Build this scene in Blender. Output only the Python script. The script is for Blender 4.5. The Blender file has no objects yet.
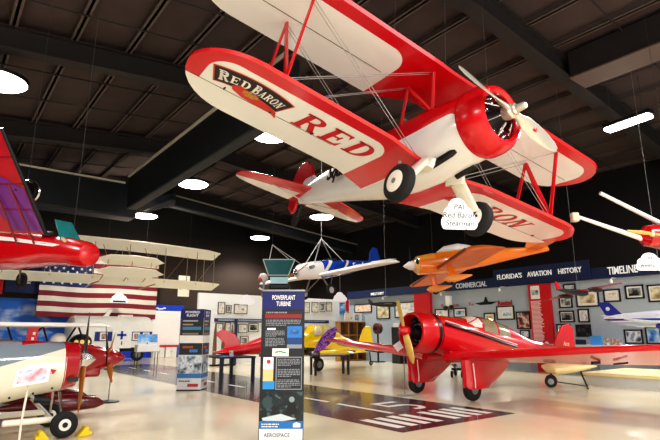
import bpy, bmesh, math, random
from mathutils import Vector as V, Matrix, Euler
random.seed(7)
PI = math.pi
scene = bpy.context.scene
COL = scene.collection
# ------------------------------------------------------------------ camera (building axes: +Y = far end wall, +X = gallery wall)
CAM_H, FOC, PITCH, YAW = 1.55, 500.0, math.atan(113 / 500), math.radians(38)
cam_d = bpy.data.cameras.new('camera'); cam = bpy.data.objects.new('camera', cam_d); COL.objects.link(cam)
cam_d.sensor_width = 36; cam_d.lens = FOC / 660 * 36; cam_d.clip_end = 300; cam_d.clip_start = .05
cam.location = (0, 0, CAM_H); cam.rotation_euler = (PI / 2 + PITCH, 0, -YAW)
scene.camera = cam
_fh = V((math.sin(YAW), math.cos(YAW), 0)); _rt = V((math.cos(YAW), -math.sin(YAW), 0)); _up = V((0, 0, 1))
_fw = _fh * math.cos(PITCH) + _up * math.sin(PITCH); _cu = _up * math.cos(PITCH) - _fh * math.sin(PITCH)
def ray(px, py): return _fw + _rt * ((px - 330) / FOC) - _cu * ((py - 220) / FOC)
def at_x(px, py, x): r = ray(px, py); return V((0, 0, CAM_H)) + r * (x / r.x)
def at_y(px, py, y): r = ray(px, py); return V((0, 0, CAM_H)) + r * (y / r.y)
def at_z(px, py, z): r = ray(px, py); return V((0, 0, CAM_H)) + r * ((z - CAM_H) / r.z)
def at_d(px, py, d): r = ray(px, py); return V((0, 0, CAM_H)) + r * (d / r.dot(_fh))
# ------------------------------------------------------------------ materials
def lin(c):
    if isinstance(c, str):
        c = tuple(int(c[i:i + 2], 16) / 255 for i in (0, 2, 4))
    return tuple((x / 12.92 if x <= .04045 else ((x + .055) / 1.055) ** 2.4) for x in c) + (1,)
def bare(name):
    m = bpy.data.materials.new(name); m.use_nodes = True
    return m, m.node_tree.nodes, m.node_tree.links, m.node_tree.nodes['Principled BSDF']
MC = {}
def mat(c, rough=.45, metal=0., coat=0., vary=.08, scale=6., emit=0., alpha=1., name=None):
    key = (c, rough, metal, coat, vary, scale, emit, alpha)
    if key in MC: return MC[key]
    m, N, L, b = bare(name or 'surface_' + str(c))
    tc = N.new('ShaderNodeTexCoord'); nz = N.new('ShaderNodeTexNoise'); nz.inputs['Scale'].default_value = scale; nz.inputs['Detail'].default_value = 4
    L.new(tc.outputs['Object'], nz.inputs['Vector'])
    mx = N.new('ShaderNodeMix'); mx.data_type = 'RGBA'
    l = lin(c)
    mx.inputs[6].default_value = tuple(x * (1 - vary) for x in l[:3]) + (1,)
    mx.inputs[7].default_value = tuple(min(1, x * (1 + vary)) for x in l[:3]) + (1,)
    L.new(nz.outputs['Fac'], mx.inputs[0]); L.new(mx.outputs[2], b.inputs['Base Color'])
    b.inputs['Roughness'].default_value = rough; b.inputs['Metallic'].default_value = metal; b.inputs['Coat Weight'].default_value = coat; b.inputs['Coat Roughness'].default_value = .06
    if emit:
        b.inputs['Emission Color'].default_value = l; b.inputs['Emission Strength'].default_value = emit
    if alpha < 1: b.inputs['Alpha'].default_value = alpha
    MC[key] = m
    return m
class X:                                   # tiny node-expression helper
    def __init__(s, t, k): s.t, s.k = t, k
    def op(s, o, *a):
        n = s.t.nodes.new('ShaderNodeMath'); n.operation = o
        for i, v in enumerate((s,) + a):
            if isinstance(v, X): s.t.links.new(v.k, n.inputs[i])
            else: n.inputs[i].default_value = v
        return X(s.t, n.outputs[0])
    def __add__(s, o): return s.op('ADD', o)
    def __sub__(s, o): return s.op('SUBTRACT', o)
    def __mul__(s, o): return s.op('MULTIPLY', o)
    def abs(s): return s.op('ABSOLUTE')
    def mx(s, o): return s.op('MAXIMUM', o)
    def mn(s, o): return s.op('MINIMUM', o)
    def lt(s, v): return s.op('LESS_THAN', v)
    def gt(s, v): return s.op('GREATER_THAN', v)
def coords(t):
    tc = t.nodes.new('ShaderNodeTexCoord'); sp = t.nodes.new('ShaderNodeSeparateXYZ'); t.links.new(tc.outputs['Object'], sp.inputs[0])
    return [X(t, sp.outputs[i]) for i in range(3)]
def rbox(x, y, x0, x1, y0, y1, r):         # 1 inside a rounded rectangle
    qx = (x - (x0 + x1) / 2).abs() - ((x1 - x0) / 2 - r); qy = (y - (y0 + y1) / 2).abs() - ((y1 - y0) / 2 - r)
    d = (qx.mx(0.) * qx.mx(0.) + qy.mx(0.) * qy.mx(0.)).op('SQRT') + qx.mx(qy).mn(0.)
    return d.lt(r)
def masked(name, base, layers, rough=.25, coat=.5, vary=.05):   # layers: fn(x,y,z)->mask, colour
    m, N, L, b = bare(name); t = m.node_tree; x, y, z = coords(t)
    cur = N.new('ShaderNodeRGB'); cur.outputs[0].default_value = lin(base); cur = cur.outputs[0]
    for fn, c in layers:
        k = fn(x, y, z); mxn = N.new('ShaderNodeMix'); mxn.data_type = 'RGBA'
        L.new(k.k, mxn.inputs[0]); L.new(cur, mxn.inputs[6]); mxn.inputs[7].default_value = lin(c); cur = mxn.outputs[2]
    nz = N.new('ShaderNodeTexNoise'); nz.inputs['Scale'].default_value = 2.5
    hs = N.new('ShaderNodeHueSaturation'); v = X(t, nz.outputs['Fac']) * (2 * vary) + (1 - vary)
    L.new(v.k, hs.inputs['Value']); L.new(cur, hs.inputs['Color']); L.new(hs.outputs[0], b.inputs['Base Color'])
    b.inputs['Roughness'].default_value = rough; b.inputs['Coat Weight'].default_value = coat; b.inputs['Coat Roughness'].default_value = .05
    return m
PM = {}
def picture(cols, scale=3., name='print'):   # blotchy photographic print
    key = (tuple(cols), scale)
    if key in PM: return PM[key]
    m, N, L, b = bare(name); tc = N.new('ShaderNodeTexCoord'); nz = N.new('ShaderNodeTexNoise'); nz.inputs['Scale'].default_value = scale; nz.inputs['Detail'].default_value = 3
    mp = N.new('ShaderNodeMapping'); mp.inputs['Location'].default_value = (random.random() * 9, random.random() * 9, 0)
    L.new(tc.outputs['Object'], mp.inputs[0]); L.new(mp.outputs[0], nz.inputs['Vector'])
    cr = N.new('ShaderNodeValToRGB'); e = cr.color_ramp.elements
    n = len(cols)
    e[0].position = .33; e[0].color = lin(cols[0]); e[1].position = .67; e[1].color = lin(cols[-1])
    for i in range(1, n - 1):
        q = e.new(.33 + .34 * i / (n - 1)); q.color = lin(cols[i])
    L.new(nz.outputs['Fac'], cr.inputs[0]); L.new(cr.outputs[0], b.inputs['Base Color']); b.inputs['Roughness'].default_value = .35
    PM[key] = m
    return m
RED = mat('cc0a18', .26, coat=.35, vary=.05); DKRED = mat('8e0d18', .3, coat=.4); CREAM = mat('ece6d6', .3, coat=.4, vary=.03); WHITE = mat('f3f1ec', .4, vary=.03)
BLACK = mat('0c0c0e', .4); RUBBER = mat('121213', .75, vary=.2, scale=20); CHROME = mat('d4d4d2', .18, metal=1.); STEEL = mat('8d9093', .35, metal=.9); DARKM = mat('26282b', .4, metal=.6)
WOOD = mat('b8752f', .35, coat=.4, vary=.25, scale=9); PALEWOOD = mat('dcb45c', .35, coat=.4, vary=.18, scale=9); WIRE = mat('c9c9c6', .35, metal=.6); DKWIRE = mat('4a4948', .6, metal=.2)
NAVY = mat('13235c', .5); BLUE = mat('1747b4', .35, coat=.3); GLASS = mat('27353b', .06, coat=1., vary=.1); YELLOW = mat('f2cc12', .3, coat=.5); ORANGE = mat('ee7d16', .3, coat=.4)
# ------------------------------------------------------------------ mesh builder
def frame_of(d):
    d = V(d).normalized(); a = V((0, 0, 1)) if abs(d.z) < .9 else V((1, 0, 0)); u = d.cross(a).normalized(); return u, d.cross(u)
class MB:
    def __init__(s): s.v, s.f, s.m, s.mats = [], [], [], []
    def add(s, vs, fs, m):
        if m not in s.mats: s.mats.append(m)
        k = len(s.v); i = s.mats.index(m); s.v += [tuple(p) for p in vs]
        for f in fs: s.f.append(tuple(k + j for j in f)); s.m.append(i)
        return s
    def box(s, c, d, m, rot=None):
        x, y, z = (q / 2 for q in d); vs = [V((a * x, b * y, e * z)) for a in (-1, 1) for b in (-1, 1) for e in (-1, 1)]
        if rot is not None:
            R = Euler(rot).to_matrix() if not isinstance(rot, Matrix) else rot; vs = [R @ p for p in vs]
        return s.add([p + V(c) for p in vs], [(0, 1, 3, 2), (4, 6, 7, 5), (0, 4, 5, 1), (2, 3, 7, 6), (0, 2, 6, 4), (1, 5, 7, 3)], m)
    def span(s, a, b, m): return s.box([(p + q) / 2 for p, q in zip(a, b)], [abs(p - q) for p, q in zip(a, b)], m)
    def loft(s, rings, m, cap=True):
        n = len(rings[0]); vs = [p for r in rings for p in r]; fs = []
        for i in range(len(rings) - 1):
            for j in range(n): a, b = i * n + j, i * n + (j + 1) % n; fs.append((a, b, b + n, a + n))
        if cap: fs.append(tuple(range(n))); fs.append(tuple((len(rings) - 1) * n + j for j in range(n - 1, -1, -1)))
        return s.add(vs, fs, m)
    def tube(s, pts, r, m, n=8):
        pts = [V(p) for p in pts]; rs = r if isinstance(r, (list, tuple)) else [r] * len(pts); rings = []; u = w = None
        for i, p in enumerate(pts):
            d = (pts[min(i + 1, len(pts) - 1)] - pts[max(i - 1, 0)]).normalized()
            if u is None: u, w = frame_of(d)
            else: u = (u - d * u.dot(d)).normalized(); w = d.cross(u)
            rings.append([p + (u * math.cos(2 * PI * j / n) + w * math.sin(2 * PI * j / n)) * rs[i] for j in range(n)])
        return s.loft(rings, m)
    def strut(s, a, b, ca, cb, m, n=10, chord=(1, 0, 0)):      # streamlined strut, chord/thickness ca x cb
        a, b = V(a), V(b); d = (b - a).normalized(); u = V(chord); u = (u - d * u.dot(d)).normalized(); w = d.cross(u)
        R = [[p + u * math.cos(2 * PI * j / n) * ca / 2 + w * math.sin(2 * PI * j / n) * cb / 2 for j in range(n)] for p in (a, b)]
        return s.loft(R, m)
    def lathe(s, prof, o, ax, m, n=24, cap=True):               # prof [(along, radius)]
        d = V(ax).normalized(); u, w = frame_of(d); o = V(o)
        return s.loft([[o + d * a + (u * math.cos(2 * PI * j / n) + w * math.sin(2 * PI * j / n)) * max(r, .0005) for j in range(n)] for a, r in prof], m, cap)
    def prism(s, pts, vec, m):
        n = len(pts); pts = [V(p) for p in pts]; v = V(vec); vs = [p - v / 2 for p in pts] + [p + v / 2 for p in pts]
        return s.add(vs, [tuple(range(n - 1, -1, -1)), tuple(range(n, 2 * n))] + [(j, (j + 1) % n, n + (j + 1) % n, n + j) for j in range(n)], m)
    def ball(s, c, r, m, n=14, k=9):
        r = (r,) * 3 if not isinstance(r, (tuple, list)) else r; c = V(c)
        return s.loft([[c + V((r[0] * math.sin(t) * math.cos(2 * PI * j / n), r[1] * math.sin(t) * math.sin(2 * PI * j / n), r[2] * math.cos(t))) for j in range(n)] for t in [max(.03, min(PI - .03, PI * i / k)) for i in range(k + 1)]], m)
    def fuse(s, secs, m, n=24, cap=True):                       # secs: (x, cz, half width, half height, power[, cy])
        R = []
        for q in secs:
            x, cz, hw, hh, p = q[:5]; cy = q[5] if len(q) > 5 else 0; ring = []
            for j in range(n):
                a = 2 * PI * (j + .5) / n; c, t = math.cos(a), math.sin(a)
                ring.append(V((x, cy + hw * math.copysign(abs(c) ** (2 / p), c), cz + hh * math.copysign(abs(t) ** (2 / p), t))))
            R.append(ring)
        return s.loft(R, m, cap)
    def wing(s, st, m, up=(0, 0, 1)):                           # st: (LE, TE, thickness); flat underside
        cs = [1, .8, .6, .4, .22, .1, .03, 0]; hs = [.04, .42, .74, .96, 1, .84, .55, .3]; up = V(up); R = []
        for le, te, t in st:
            le, te = V(le), V(te); top = [le + (te - le) * c + up * h * t for c, h in zip(cs, hs)]
            bot = [le + (te - le) * c + up * (.06 * t if c < .02 else 0) for c in (.02, .12, .4, .75, 1)]
            R.append(top + bot)
        return s.loft(R, m)
    def build(s, name, parent=None, smooth=True, bevel=0., kind=None):
        me = bpy.data.meshes.new(name); me.from_pydata(s.v, [], s.f)
        for q in s.mats: me.materials.append(q)
        me.polygons.foreach_set('material_index', s.m)
        bm = bmesh.new(); bm.from_mesh(me); bmesh.ops.recalc_face_normals(bm, faces=bm.faces)
        for f in bm.faces: f.smooth = smooth
        for e in bm.edges:
            if len(e.link_faces) == 2 and e.calc_face_angle(0) > .6: e.smooth = False
        bm.to_mesh(me); bm.free()
        o = bpy.data.objects.new(name, me); COL.objects.link(o)
        if parent: o.parent = parent
        if bevel: b = o.modifiers.new('bevel', 'BEVEL'); b.width = bevel; b.segments = 2
        if kind: o['kind'] = kind
        return o
def tag(o, label, cat, group=None):
    o['label'] = label; o['category'] = cat
    if group: o['group'] = group
    return o
def thing(name, label, cat, loc=(0, 0, 0), rot=(0, 0, 0), group=None):
    o = bpy.data.objects.new(name, None); COL.objects.link(o); o.empty_display_size = .1
    o.location = loc; o.rotation_euler = rot
    return tag(o, label, cat, group)
def dup(root, loc, label=None, rot=None):
    r = root.copy(); COL.objects.link(r); r.location = loc
    if rot: r.rotation_euler = rot
    if label: r['label'] = label
    for ch in list(root.children):
        c = ch.copy(); COL.objects.link(c); c.parent = r
        for g in list(ch.children): d = g.copy(); COL.objects.link(d); d.parent = c
    return r
def ring_at(secs, x):                     # fuselage section interpolated at x (secs run from front to back)
    for a, b in zip(secs, secs[1:]):
        if b[0] <= x <= a[0]:
            k = (a[0] - x) / (a[0] - b[0]); return [p + (q - p) * k for p, q in zip(a, b)]
    return secs[0] if x > secs[0][0] else secs[-1]
def patch(secs, quad, m, name, parent, off=1.02, n=6):         # a panel lying on a fuselage skin; quad: 4 (x, degrees) corners
    vs, fs = [], []
    for i in range(n + 1):
        for j in range(n + 1):
            u, v = i / n, j / n; x = (quad[0][0] * (1 - u) + quad[1][0] * u) * (1 - v) + (quad[3][0] * (1 - u) + quad[2][0] * u) * v
            a = math.radians((quad[0][1] * (1 - u) + quad[1][1] * u) * (1 - v) + (quad[3][1] * (1 - u) + quad[2][1] * u) * v); q = ring_at(secs, x); c, t = math.cos(a), math.sin(a)
            vs.append((x, q[2] * off * math.copysign(abs(c) ** (2 / q[4]), c), q[1] + q[3] * off * math.copysign(abs(t) ** (2 / q[4]), t)))
    for i in range(n):
        for j in range(n): k = i * (n + 1) + j; fs.append((k, k + 1, k + n + 2, k + n + 1))
    return MB().add(vs, fs, m).build(name, parent)
def part_label(o, l): o['label'] = l; return o
def planform(y0, y1, le, te, xap, tip, zf, t, n=7, side=1, tipt=.35):  # straight wing with an elliptical tip
    st = [((le, side * y0, zf(y0)), (te, side * y0, zf(y0)), t), ((le, side * (y1 - tip), zf(y1 - tip)), (te, side * (y1 - tip), zf(y1 - tip)), t)]
    for i in range(1, n + 1):
        a = PI / 2 * i / n * .985; y = y1 - tip + tip * math.sin(a); c = math.cos(a)
        st.append(((xap + (le - xap) * c, side * y, zf(y)), (xap + (te - xap) * c, side * y, zf(y)), t * (tipt + (1 - tipt) * c)))
    return st
def text(name, s, parent, o, right, up, size, m, width=None, bold=.0, depth=.004, align='CENTER', slant=0, squash=None):
    cu = bpy.data.curves.new(name, 'FONT'); cu.body = s; cu.size = size; cu.offset = bold * size; cu.extrude = depth / 2; cu.align_x = align; cu.align_y = 'CENTER'; cu.resolution_u = 3; cu.shear = slant
    t = bpy.data.objects.new(name + '_tmp', cu); COL.objects.link(t); bpy.context.view_layer.update()
    me = bpy.data.meshes.new_from_object(t.evaluated_get(bpy.context.evaluated_depsgraph_get()))
    bpy.data.objects.remove(t); bpy.data.curves.remove(cu)
    r = V(right).normalized(); u = V(up).normalized(); n = r.cross(u)
    xs = [v.co.x for v in me.vertices]; k = 1
    if width and xs: k = width / (max(xs) - min(xs))
    for v in me.vertices: c = v.co.copy(); v.co = V(o) + r * c.x * k + u * c.y + n * c.z
    me.materials.clear(); me.materials.append(m); me.name = name
    ob = bpy.data.objects.new(name, me); COL.objects.link(ob)
    if parent: ob.parent = parent
    return ob
# slab-serif capitals as outline strips, unit cell 0..1 x 0..1
def arc(cx, cy, rx, ry, a0, a1, tx, ty, n=10):
    q = []
    for i in range(n):
        a, b = (math.radians(a0 + (a1 - a0) * k / n) for k in (i, i + 1))
        q.append([(cx + rx * math.cos(a), cy + ry * math.sin(a)), (cx + rx * math.cos(b), cy + ry * math.sin(b)), (cx + (rx - tx) * math.cos(b), cy + (ry - ty) * math.sin(b)), (cx + (rx - tx) * math.cos(a), cy + (ry - ty) * math.sin(a))])
    return q
def R4(x0, y0, x1, y1): return [(x0, y0), (x1, y0), (x1, y1), (x0, y1)]
SER = {
 'R': [R4(.1, 0, .36, 1), R4(0, 0, .46, .1), R4(0, .9, .5, 1), R4(.3, .48, .5, .58), [(.42, .52), (.68, .52), (1.02, 0), (.74, 0)], R4(.72, 0, 1.06, .1)] + arc(.5, .74, .42, .26, -90, 90, .24, .1),
 'E': [R4(.1, 0, .36, 1), R4(0, 0, .9, .11), R4(0, .89, .88, 1), R4(.3, .46, .66, .57), [(.74, .11), (.9, .11), (.9, .34)], [(.74, .89), (.88, .89), (.88, .68)], R4(.58, .36, .67, .67)],
 'D': [R4(.1, 0, .36, 1), R4(0, 0, .5, .1), R4(0, .9, .5, 1)] + arc(.48, .5, .5, .5, -90, 90, .27, .1, 14),
 'B': [R4(.1, 0, .36, 1), R4(0, 0, .52, .1), R4(0, .9, .5, 1), R4(.3, .47, .55, .57)] + arc(.5, .75, .38, .25, -90, 90, .23, .09) + arc(.52, .28, .44, .28, -90, 90, .26, .1),
 'A': [[(.12, 0), (.26, 0), (.58, 1), (.44, 1)], [(.42, 1), (.6, 1), (.98, 0), (.7, 0)], R4(.28, .3, .76, .4), R4(0, 0, .36, .09), R4(.6, 0, 1.08, .09)],
 'O': arc(.5, .5, .5, .51, 0, 360, .26, .1, 24),
 'N': [R4(.12, 0, .26, 1), R4(.8, 0, .94, 1), [(.12, 1), (.4, 1), (.94, 0), (.72, 0)], R4(0, 0, .38, .09), R4(0, .91, .34, 1), R4(.68, .91, 1.06, 1)],
}
def serif(mb, word, place, w, gap, m):     # place(u, v) -> 3D point
    u0 = 0
    for ch in word:
        for q in SER.get(ch, []):
            # subdivided so a curved placement stays smooth
            mb.add([place(u0 + x * w, y) for x, y in q], [tuple(range(len(q)))], m)
        u0 += w * (1.06 if ch in 'RN' else 1.0) + gap if ch != ' ' else w * .5
    return u0
# ================================================================== THE HALL
def floor_mat():
    m, N, L, b = bare('epoxy_floor'); tc = N.new('ShaderNodeTexCoord')
    nz = N.new('ShaderNodeTexNoise'); nz.inputs['Scale'].default_value = .35; nz.inputs['Detail'].default_value = 6; L.new(tc.outputs['Object'], nz.inputs['Vector'])
    cr = N.new('ShaderNodeValToRGB'); cr.color_ramp.elements[0].position = .3; cr.color_ramp.elements[1].position = .75
    cr.color_ramp.elements[0].color = lin('ddd0ae'); cr.color_ramp.elements[1].color = lin('ebe1c6')
    L.new(nz.outputs['Fac'], cr.inputs[0]); L.new(cr.outputs[0], b.inputs['Base Color'])
    b.inputs['Roughness'].default_value = .2; b.inputs['Coat Weight'].default_value = .3; b.inputs['Coat Roughness'].default_value = .05
    n2 = N.new('ShaderNodeTexNoise'); n2.inputs['Scale'].default_value = 1.6; L.new(tc.outputs['Object'], n2.inputs['Vector'])
    bp = N.new('ShaderNodeBump'); bp.inputs['Strength'].default_value = .035; bp.inputs['Distance'].default_value = .05; L.new(n2.outputs['Fac'], bp.inputs['Height']); L.new(bp.outputs[0], b.inputs['Normal'])
    return m
X0, X1, Y0, Y1 = -14, 24.5, -9, 34
MB().span((X0, Y0, -.1), (X1, Y1, 0), floor_mat()).build('floor', kind='structure')
ROOF = mat('493c3b', .85, vary=.3, scale=1.4); ROOF2 = mat('352c2d', .85, vary=.25, scale=1.2); PURL = mat('5d514d', .6, vary=.15); GIRD = mat('2c2727', .7, vary=.25, scale=2.)
zc = lambda x: 9.65 + .1 * (x if x < 10 else 20 - x)
mb = MB()
for a, b2 in ((X0, 10), (10, X1)):
    mb.prism([(a, Y0 + 6, zc(a) + .05), (b2, Y0 + 6, zc(b2) + .05), (b2, Y1, zc(b2) + .05), (a, Y1, zc(a) + .05)], (0, 0, .1), ROOF)
mb.build('ceiling', smooth=False, kind='structure')
# roof purlins (one structural set per slope side), girders, insulation seams
i = 0
mb = MB()
x = .65 - 1.47 * 9
while x < X1:
    mb.box((x, (Y0 + 6 + Y1) / 2, zc(x) - .1), (.07, Y1 - Y0 - 6, .2), PURL); mb.box((x, (Y0 + 6 + Y1) / 2, zc(x) - .19), (.2, Y1 - Y0 - 6, .02), PURL)
    x += 1.47
mb.build('ceiling_trim_1', smooth=False, kind='structure')
mb = MB()
for y in (-.9, 6.8, 14.7, 21.9, 29.4):
    for a, b2 in ((X0, 10), (10, X1)):
        for off, w, h in ((.5, .12, .66), (.83, .45, .05), (.2, .4, .04)):
            za, zb = zc(a) - off, zc(b2) - off
            mb.prism([(a, y - w / 2, za), (b2, y - w / 2, zb), (b2, y + w / 2, zb), (a, y + w / 2, za)], (0, 0, h), GIRD)
mb.build('ceiling_trim_2', smooth=False, kind='structure')
mb = MB()
for y in (3, 4.9, 9.4, 11.2, 13, 16.9, 19.2, 24.3, 26.6, 31.5):
    for a, b2 in ((X0, 10), (10, X1)):
        mb.tube([(a, y, zc(a) - .24), (b2, y, zc(b2) - .24)], .025, GIRD, 5)
mb.build('ceiling_trim_3', kind='structure')
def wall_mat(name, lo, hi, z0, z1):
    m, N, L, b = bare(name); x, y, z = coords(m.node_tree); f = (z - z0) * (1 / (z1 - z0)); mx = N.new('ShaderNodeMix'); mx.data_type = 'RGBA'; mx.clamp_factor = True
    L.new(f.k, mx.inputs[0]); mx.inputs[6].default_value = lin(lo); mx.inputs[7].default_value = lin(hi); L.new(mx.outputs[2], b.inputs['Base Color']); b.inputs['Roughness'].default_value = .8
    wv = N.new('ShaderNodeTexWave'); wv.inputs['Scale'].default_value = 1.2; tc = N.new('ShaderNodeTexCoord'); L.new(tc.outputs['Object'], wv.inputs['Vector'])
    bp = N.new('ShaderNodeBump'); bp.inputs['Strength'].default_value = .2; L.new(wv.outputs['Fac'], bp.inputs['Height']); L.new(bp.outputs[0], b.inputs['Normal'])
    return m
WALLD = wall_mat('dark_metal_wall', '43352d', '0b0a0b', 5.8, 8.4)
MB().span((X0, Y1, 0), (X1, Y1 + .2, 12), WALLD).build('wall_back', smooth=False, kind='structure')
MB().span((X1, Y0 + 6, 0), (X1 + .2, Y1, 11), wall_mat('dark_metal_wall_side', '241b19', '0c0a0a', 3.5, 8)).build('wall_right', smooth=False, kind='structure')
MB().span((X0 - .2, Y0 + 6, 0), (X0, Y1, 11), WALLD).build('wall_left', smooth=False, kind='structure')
# big fabric-wrapped ducts
DUCT = mat('1d2427', .55, vary=.3, scale=.8); DUCTB = mat('171c24', .5, vary=.3, scale=.8); EDGE = mat('d8d2c6', .5)
t = thing('air_duct', 'long dark rectangular air duct running overhead toward the far wall, pale top edge', 'duct', (7.5, 17, 8))
MB().span((-.88, -6.6, -.65), (-.40, 7.4, .95), DUCT).build('duct_body', t, smooth=False, bevel=.08)
part_label(MB().span((-.93, -6.6, .95), (-.83, 7.4, 1.03), EDGE).build('edge_rail', t, smooth=False), 'pale metal rail')
t = thing('air_duct', 'wide dark blue cross duct hanging above the white biplane replica at left', 'duct', (0, 25.6, 8.1))
MB().span((-13, 0, -.85), (7.5, 1.2, .85), DUCTB).build('duct_body', t, smooth=False, bevel=.1)
part_label(MB().span((-13, -.06, .85), (6.8, .04, .93), EDGE).build('edge_rail', t, smooth=False), 'pale metal rail')
mb = MB()                                       # crumpled cloth where the ducts meet
n = 44; rings = []
for k in range(12):
    xx = 7.3 + k * .2; rr = .8 - .035 * k
    rings.append([V((xx, 25.9 + (rr + .05 * math.sin(j * 1.0 + k * .9) + .03 * math.sin(j * .6 - k * 1.3)) * .55 * math.cos(2 * PI * j / n), 8.3 + .035 * k + (rr + .05 * math.sin(j * .8 + k * 1.1)) * math.sin(2 * PI * j / n))) for j in range(n)])
o = mb.loft(rings, mat('2a3140', .35, vary=.4, scale=3)).build('duct_cloth'); tag(o, 'crumpled shiny dark cloth bunched where the two overhead ducts meet', 'cloth')
t = thing('air_duct', 'slimmer dark duct sloping away right behind the tail of the big biplane', 'duct', (9.0, 26.3, 8.55), (0, .1, 0))
MB().span((0, 0, -.12), (14, .6, .45), DUCTB).build('duct_body', t, smooth=False, bevel=.08)
part_label(MB().span((0, -.05, .45), (14, .03, .52), mat('8f8c86', .5)).build('edge_rail', t, smooth=False), 'grey metal rail')
t = thing('roof_beam_box', 'dark boxed beam crossing the ceiling at upper right, pale lower edge', 'beam', (14.9, 2.4, 9.55))
MB().span((-.45, -4.3, -.35), (.45, 4.1, .5), GIRD).build('beam_body', t, smooth=False)
MB().span((-.5, -4.3, -.4), (.5, 4.1, -.35), mat('6b5d57', .6)).build('lower_flange', t, smooth=False)
# high bay lights
EMI = mat('fff8f2', .5, emit=14., vary=0.); 
def bay(loc, label, first=[]):
    if first: return dup(first[0], loc, label)
    t = thing('ceiling_light', label, 'ceiling light', loc, (0, 0, 0), 'high bay lights')
    MB().lathe([(0, .72), (.1, .74), (.16, .6), (.3, .2)], (0, 0, 0), (0, 0, 1), DARKM).build('housing', t)
    MB().lathe([(-.1, .3), (-.07, .6), (0, .7), (.01, .7)], (0, 0, 0), (0, 0, 1), EMI).build('diffuser', t)
    MB().tube([(0, 0, .28), (0, 0, 1.5)], .015, DKWIRE, 5).build('hanger', t)
    first.append(t); return t
LG = [((.55, 15.5, 8.3), 'bright high bay light cut by the left picture edge'), ((8.7, 21.5, 8.3), 'bright oval high bay light just right of the crossing ducts'), ((9.1, 29.4, 8.3), 'bright high bay light below the wide cross duct at left'),
      ((18.0, 31.3, 8.3), 'high bay light shining above the hanging teal glass windshield'), ((8.45, 14.2, 8.3), 'high bay light half hidden behind the trailing edge of the lettered lower wing'),
      ((17.5, 23.2, 8.3), 'high bay light peeking from under the big biplane tail')]
for p, l in LG:
    bay(p, l)
    ld = bpy.data.lights.new('bay_lamp', 'SPOT'); ld.energy = 1500 if p[1] < 20 else 2700; ld.spot_size = 2.5; ld.spot_blend = .5; ld.shadow_soft_size = .5; ld.color = (1, .97, .93)
    lo = bpy.data.objects.new('bay_lamp', ld); COL.objects.link(lo); lo.location = (p[0], p[1], p[2] - .15)
t = thing('ceiling_light', 'long bright strip light under the right side of the ceiling', 'ceiling light', (17.0, 6.0, 8.25), (0, 0, math.radians(-8)))
MB().span((-.15, -.75, .02), (.15, .75, .16), DARKM).build('housing', t, smooth=False)
MB().span((-.2, -.72, -.1), (.2, .72, .03), EMI).build('diffuser', t, smooth=False, bevel=.06)
MB().tube([(0, -.5, .15), (0, -.5, 1.4)], .012, DKWIRE, 5).tube([(0, .5, .15), (0, .5, 1.4)], .012, DKWIRE, 5).build('hanger', t)
# unseen fill lamps added overhead and low behind the camera, without fixtures
def area(loc, rot, size, e, c=(1, .97, .93), sy=None):
    ld = bpy.data.lights.new('fill_lamp', 'AREA'); ld.energy = e; ld.size = size; ld.color = c
    if sy: ld.shape = 'RECTANGLE'; ld.size_y = sy
    lo = bpy.data.objects.new('fill_lamp', ld); COL.objects.link(lo); lo.location = loc; lo.rotation_euler = rot
    return lo
for p in ((-6, 2, 8.6), (4, -1.5, 8.6), (12, -1.5, 8.6), (-7, 12, 8.6), (20.5, 1.5, 8.4)):
    area(p, (0, 0, 0), 2.2, 1000)
area((-4, -7.5, 3.2), (math.radians(80), 0, math.radians(-25)), 6, 650, sy=4)
area((9, -7, 2.6), (math.radians(98), 0, math.radians(8)), 7, 520, sy=4)
w = bpy.data.worlds.new('hall_air'); scene.world = w; w.use_nodes = True
w.node_tree.nodes['Background'].inputs[0].default_value = (.95, .96, 1, 1); w.node_tree.nodes['Background'].inputs[1].default_value = .55
scene.view_settings.view_transform = 'Standard'; scene.view_settings.look = 'Medium High Contrast'; scene.view_settings.exposure = -.36
# ------------------------------------------------------------------ painted runway
RW = mat('2e2d36', .22, coat=.4, vary=.25, scale=1.3); PAINT = mat('efece4', .3, coat=.3, vary=.04)
t = thing('painted_runway', 'dark painted miniature runway strip with white markings across the floor', 'floor marking', (7.75, 6, 0))
MB().span((-1.6, 0, .0005), (1.6, 20.5, .003), RW).build('asphalt', t, smooth=False)
for k in range(8):
    xx = -1.33 + k * .33 + (.13 if k > 3 else -.05)
    MB().span((xx, .32, .0035), (xx + .19, 1.28, .0045), PAINT).build('threshold_stripe', t, smooth=False)
mb = MB()
def digits(mb, o, w, h):
    P5 = [R4(.0, .86, .95, 1), R4(0, .48, .18, 1), R4(.0, .48, .6, .62)] + arc(.55, .31, .42, .31, -120, 90, .18, .14)
    P1 = [R4(-.8, -.05, -.62, 1.4)]
    for i_, q in enumerate(P5 + P1): mb.add([V((o[0] + x * w, o[1] + y * h, .0045 + .0001 * i_)) for x, y in q], [tuple(range(len(q)))], PAINT)
digits(mb, (.2, 1.55), .75, 1.2); part_label(mb.build('runway_number', t, smooth=False), 'white painted number 15')
for y in (3.6, 5.6, 7.6, 9.6, 11.6, 13.6, 15.6, 17.6):
    MB().span((-.36, y, .0035), (-.24, y + .95, .0045), PAINT).build('centre_dash', t, smooth=False)
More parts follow.
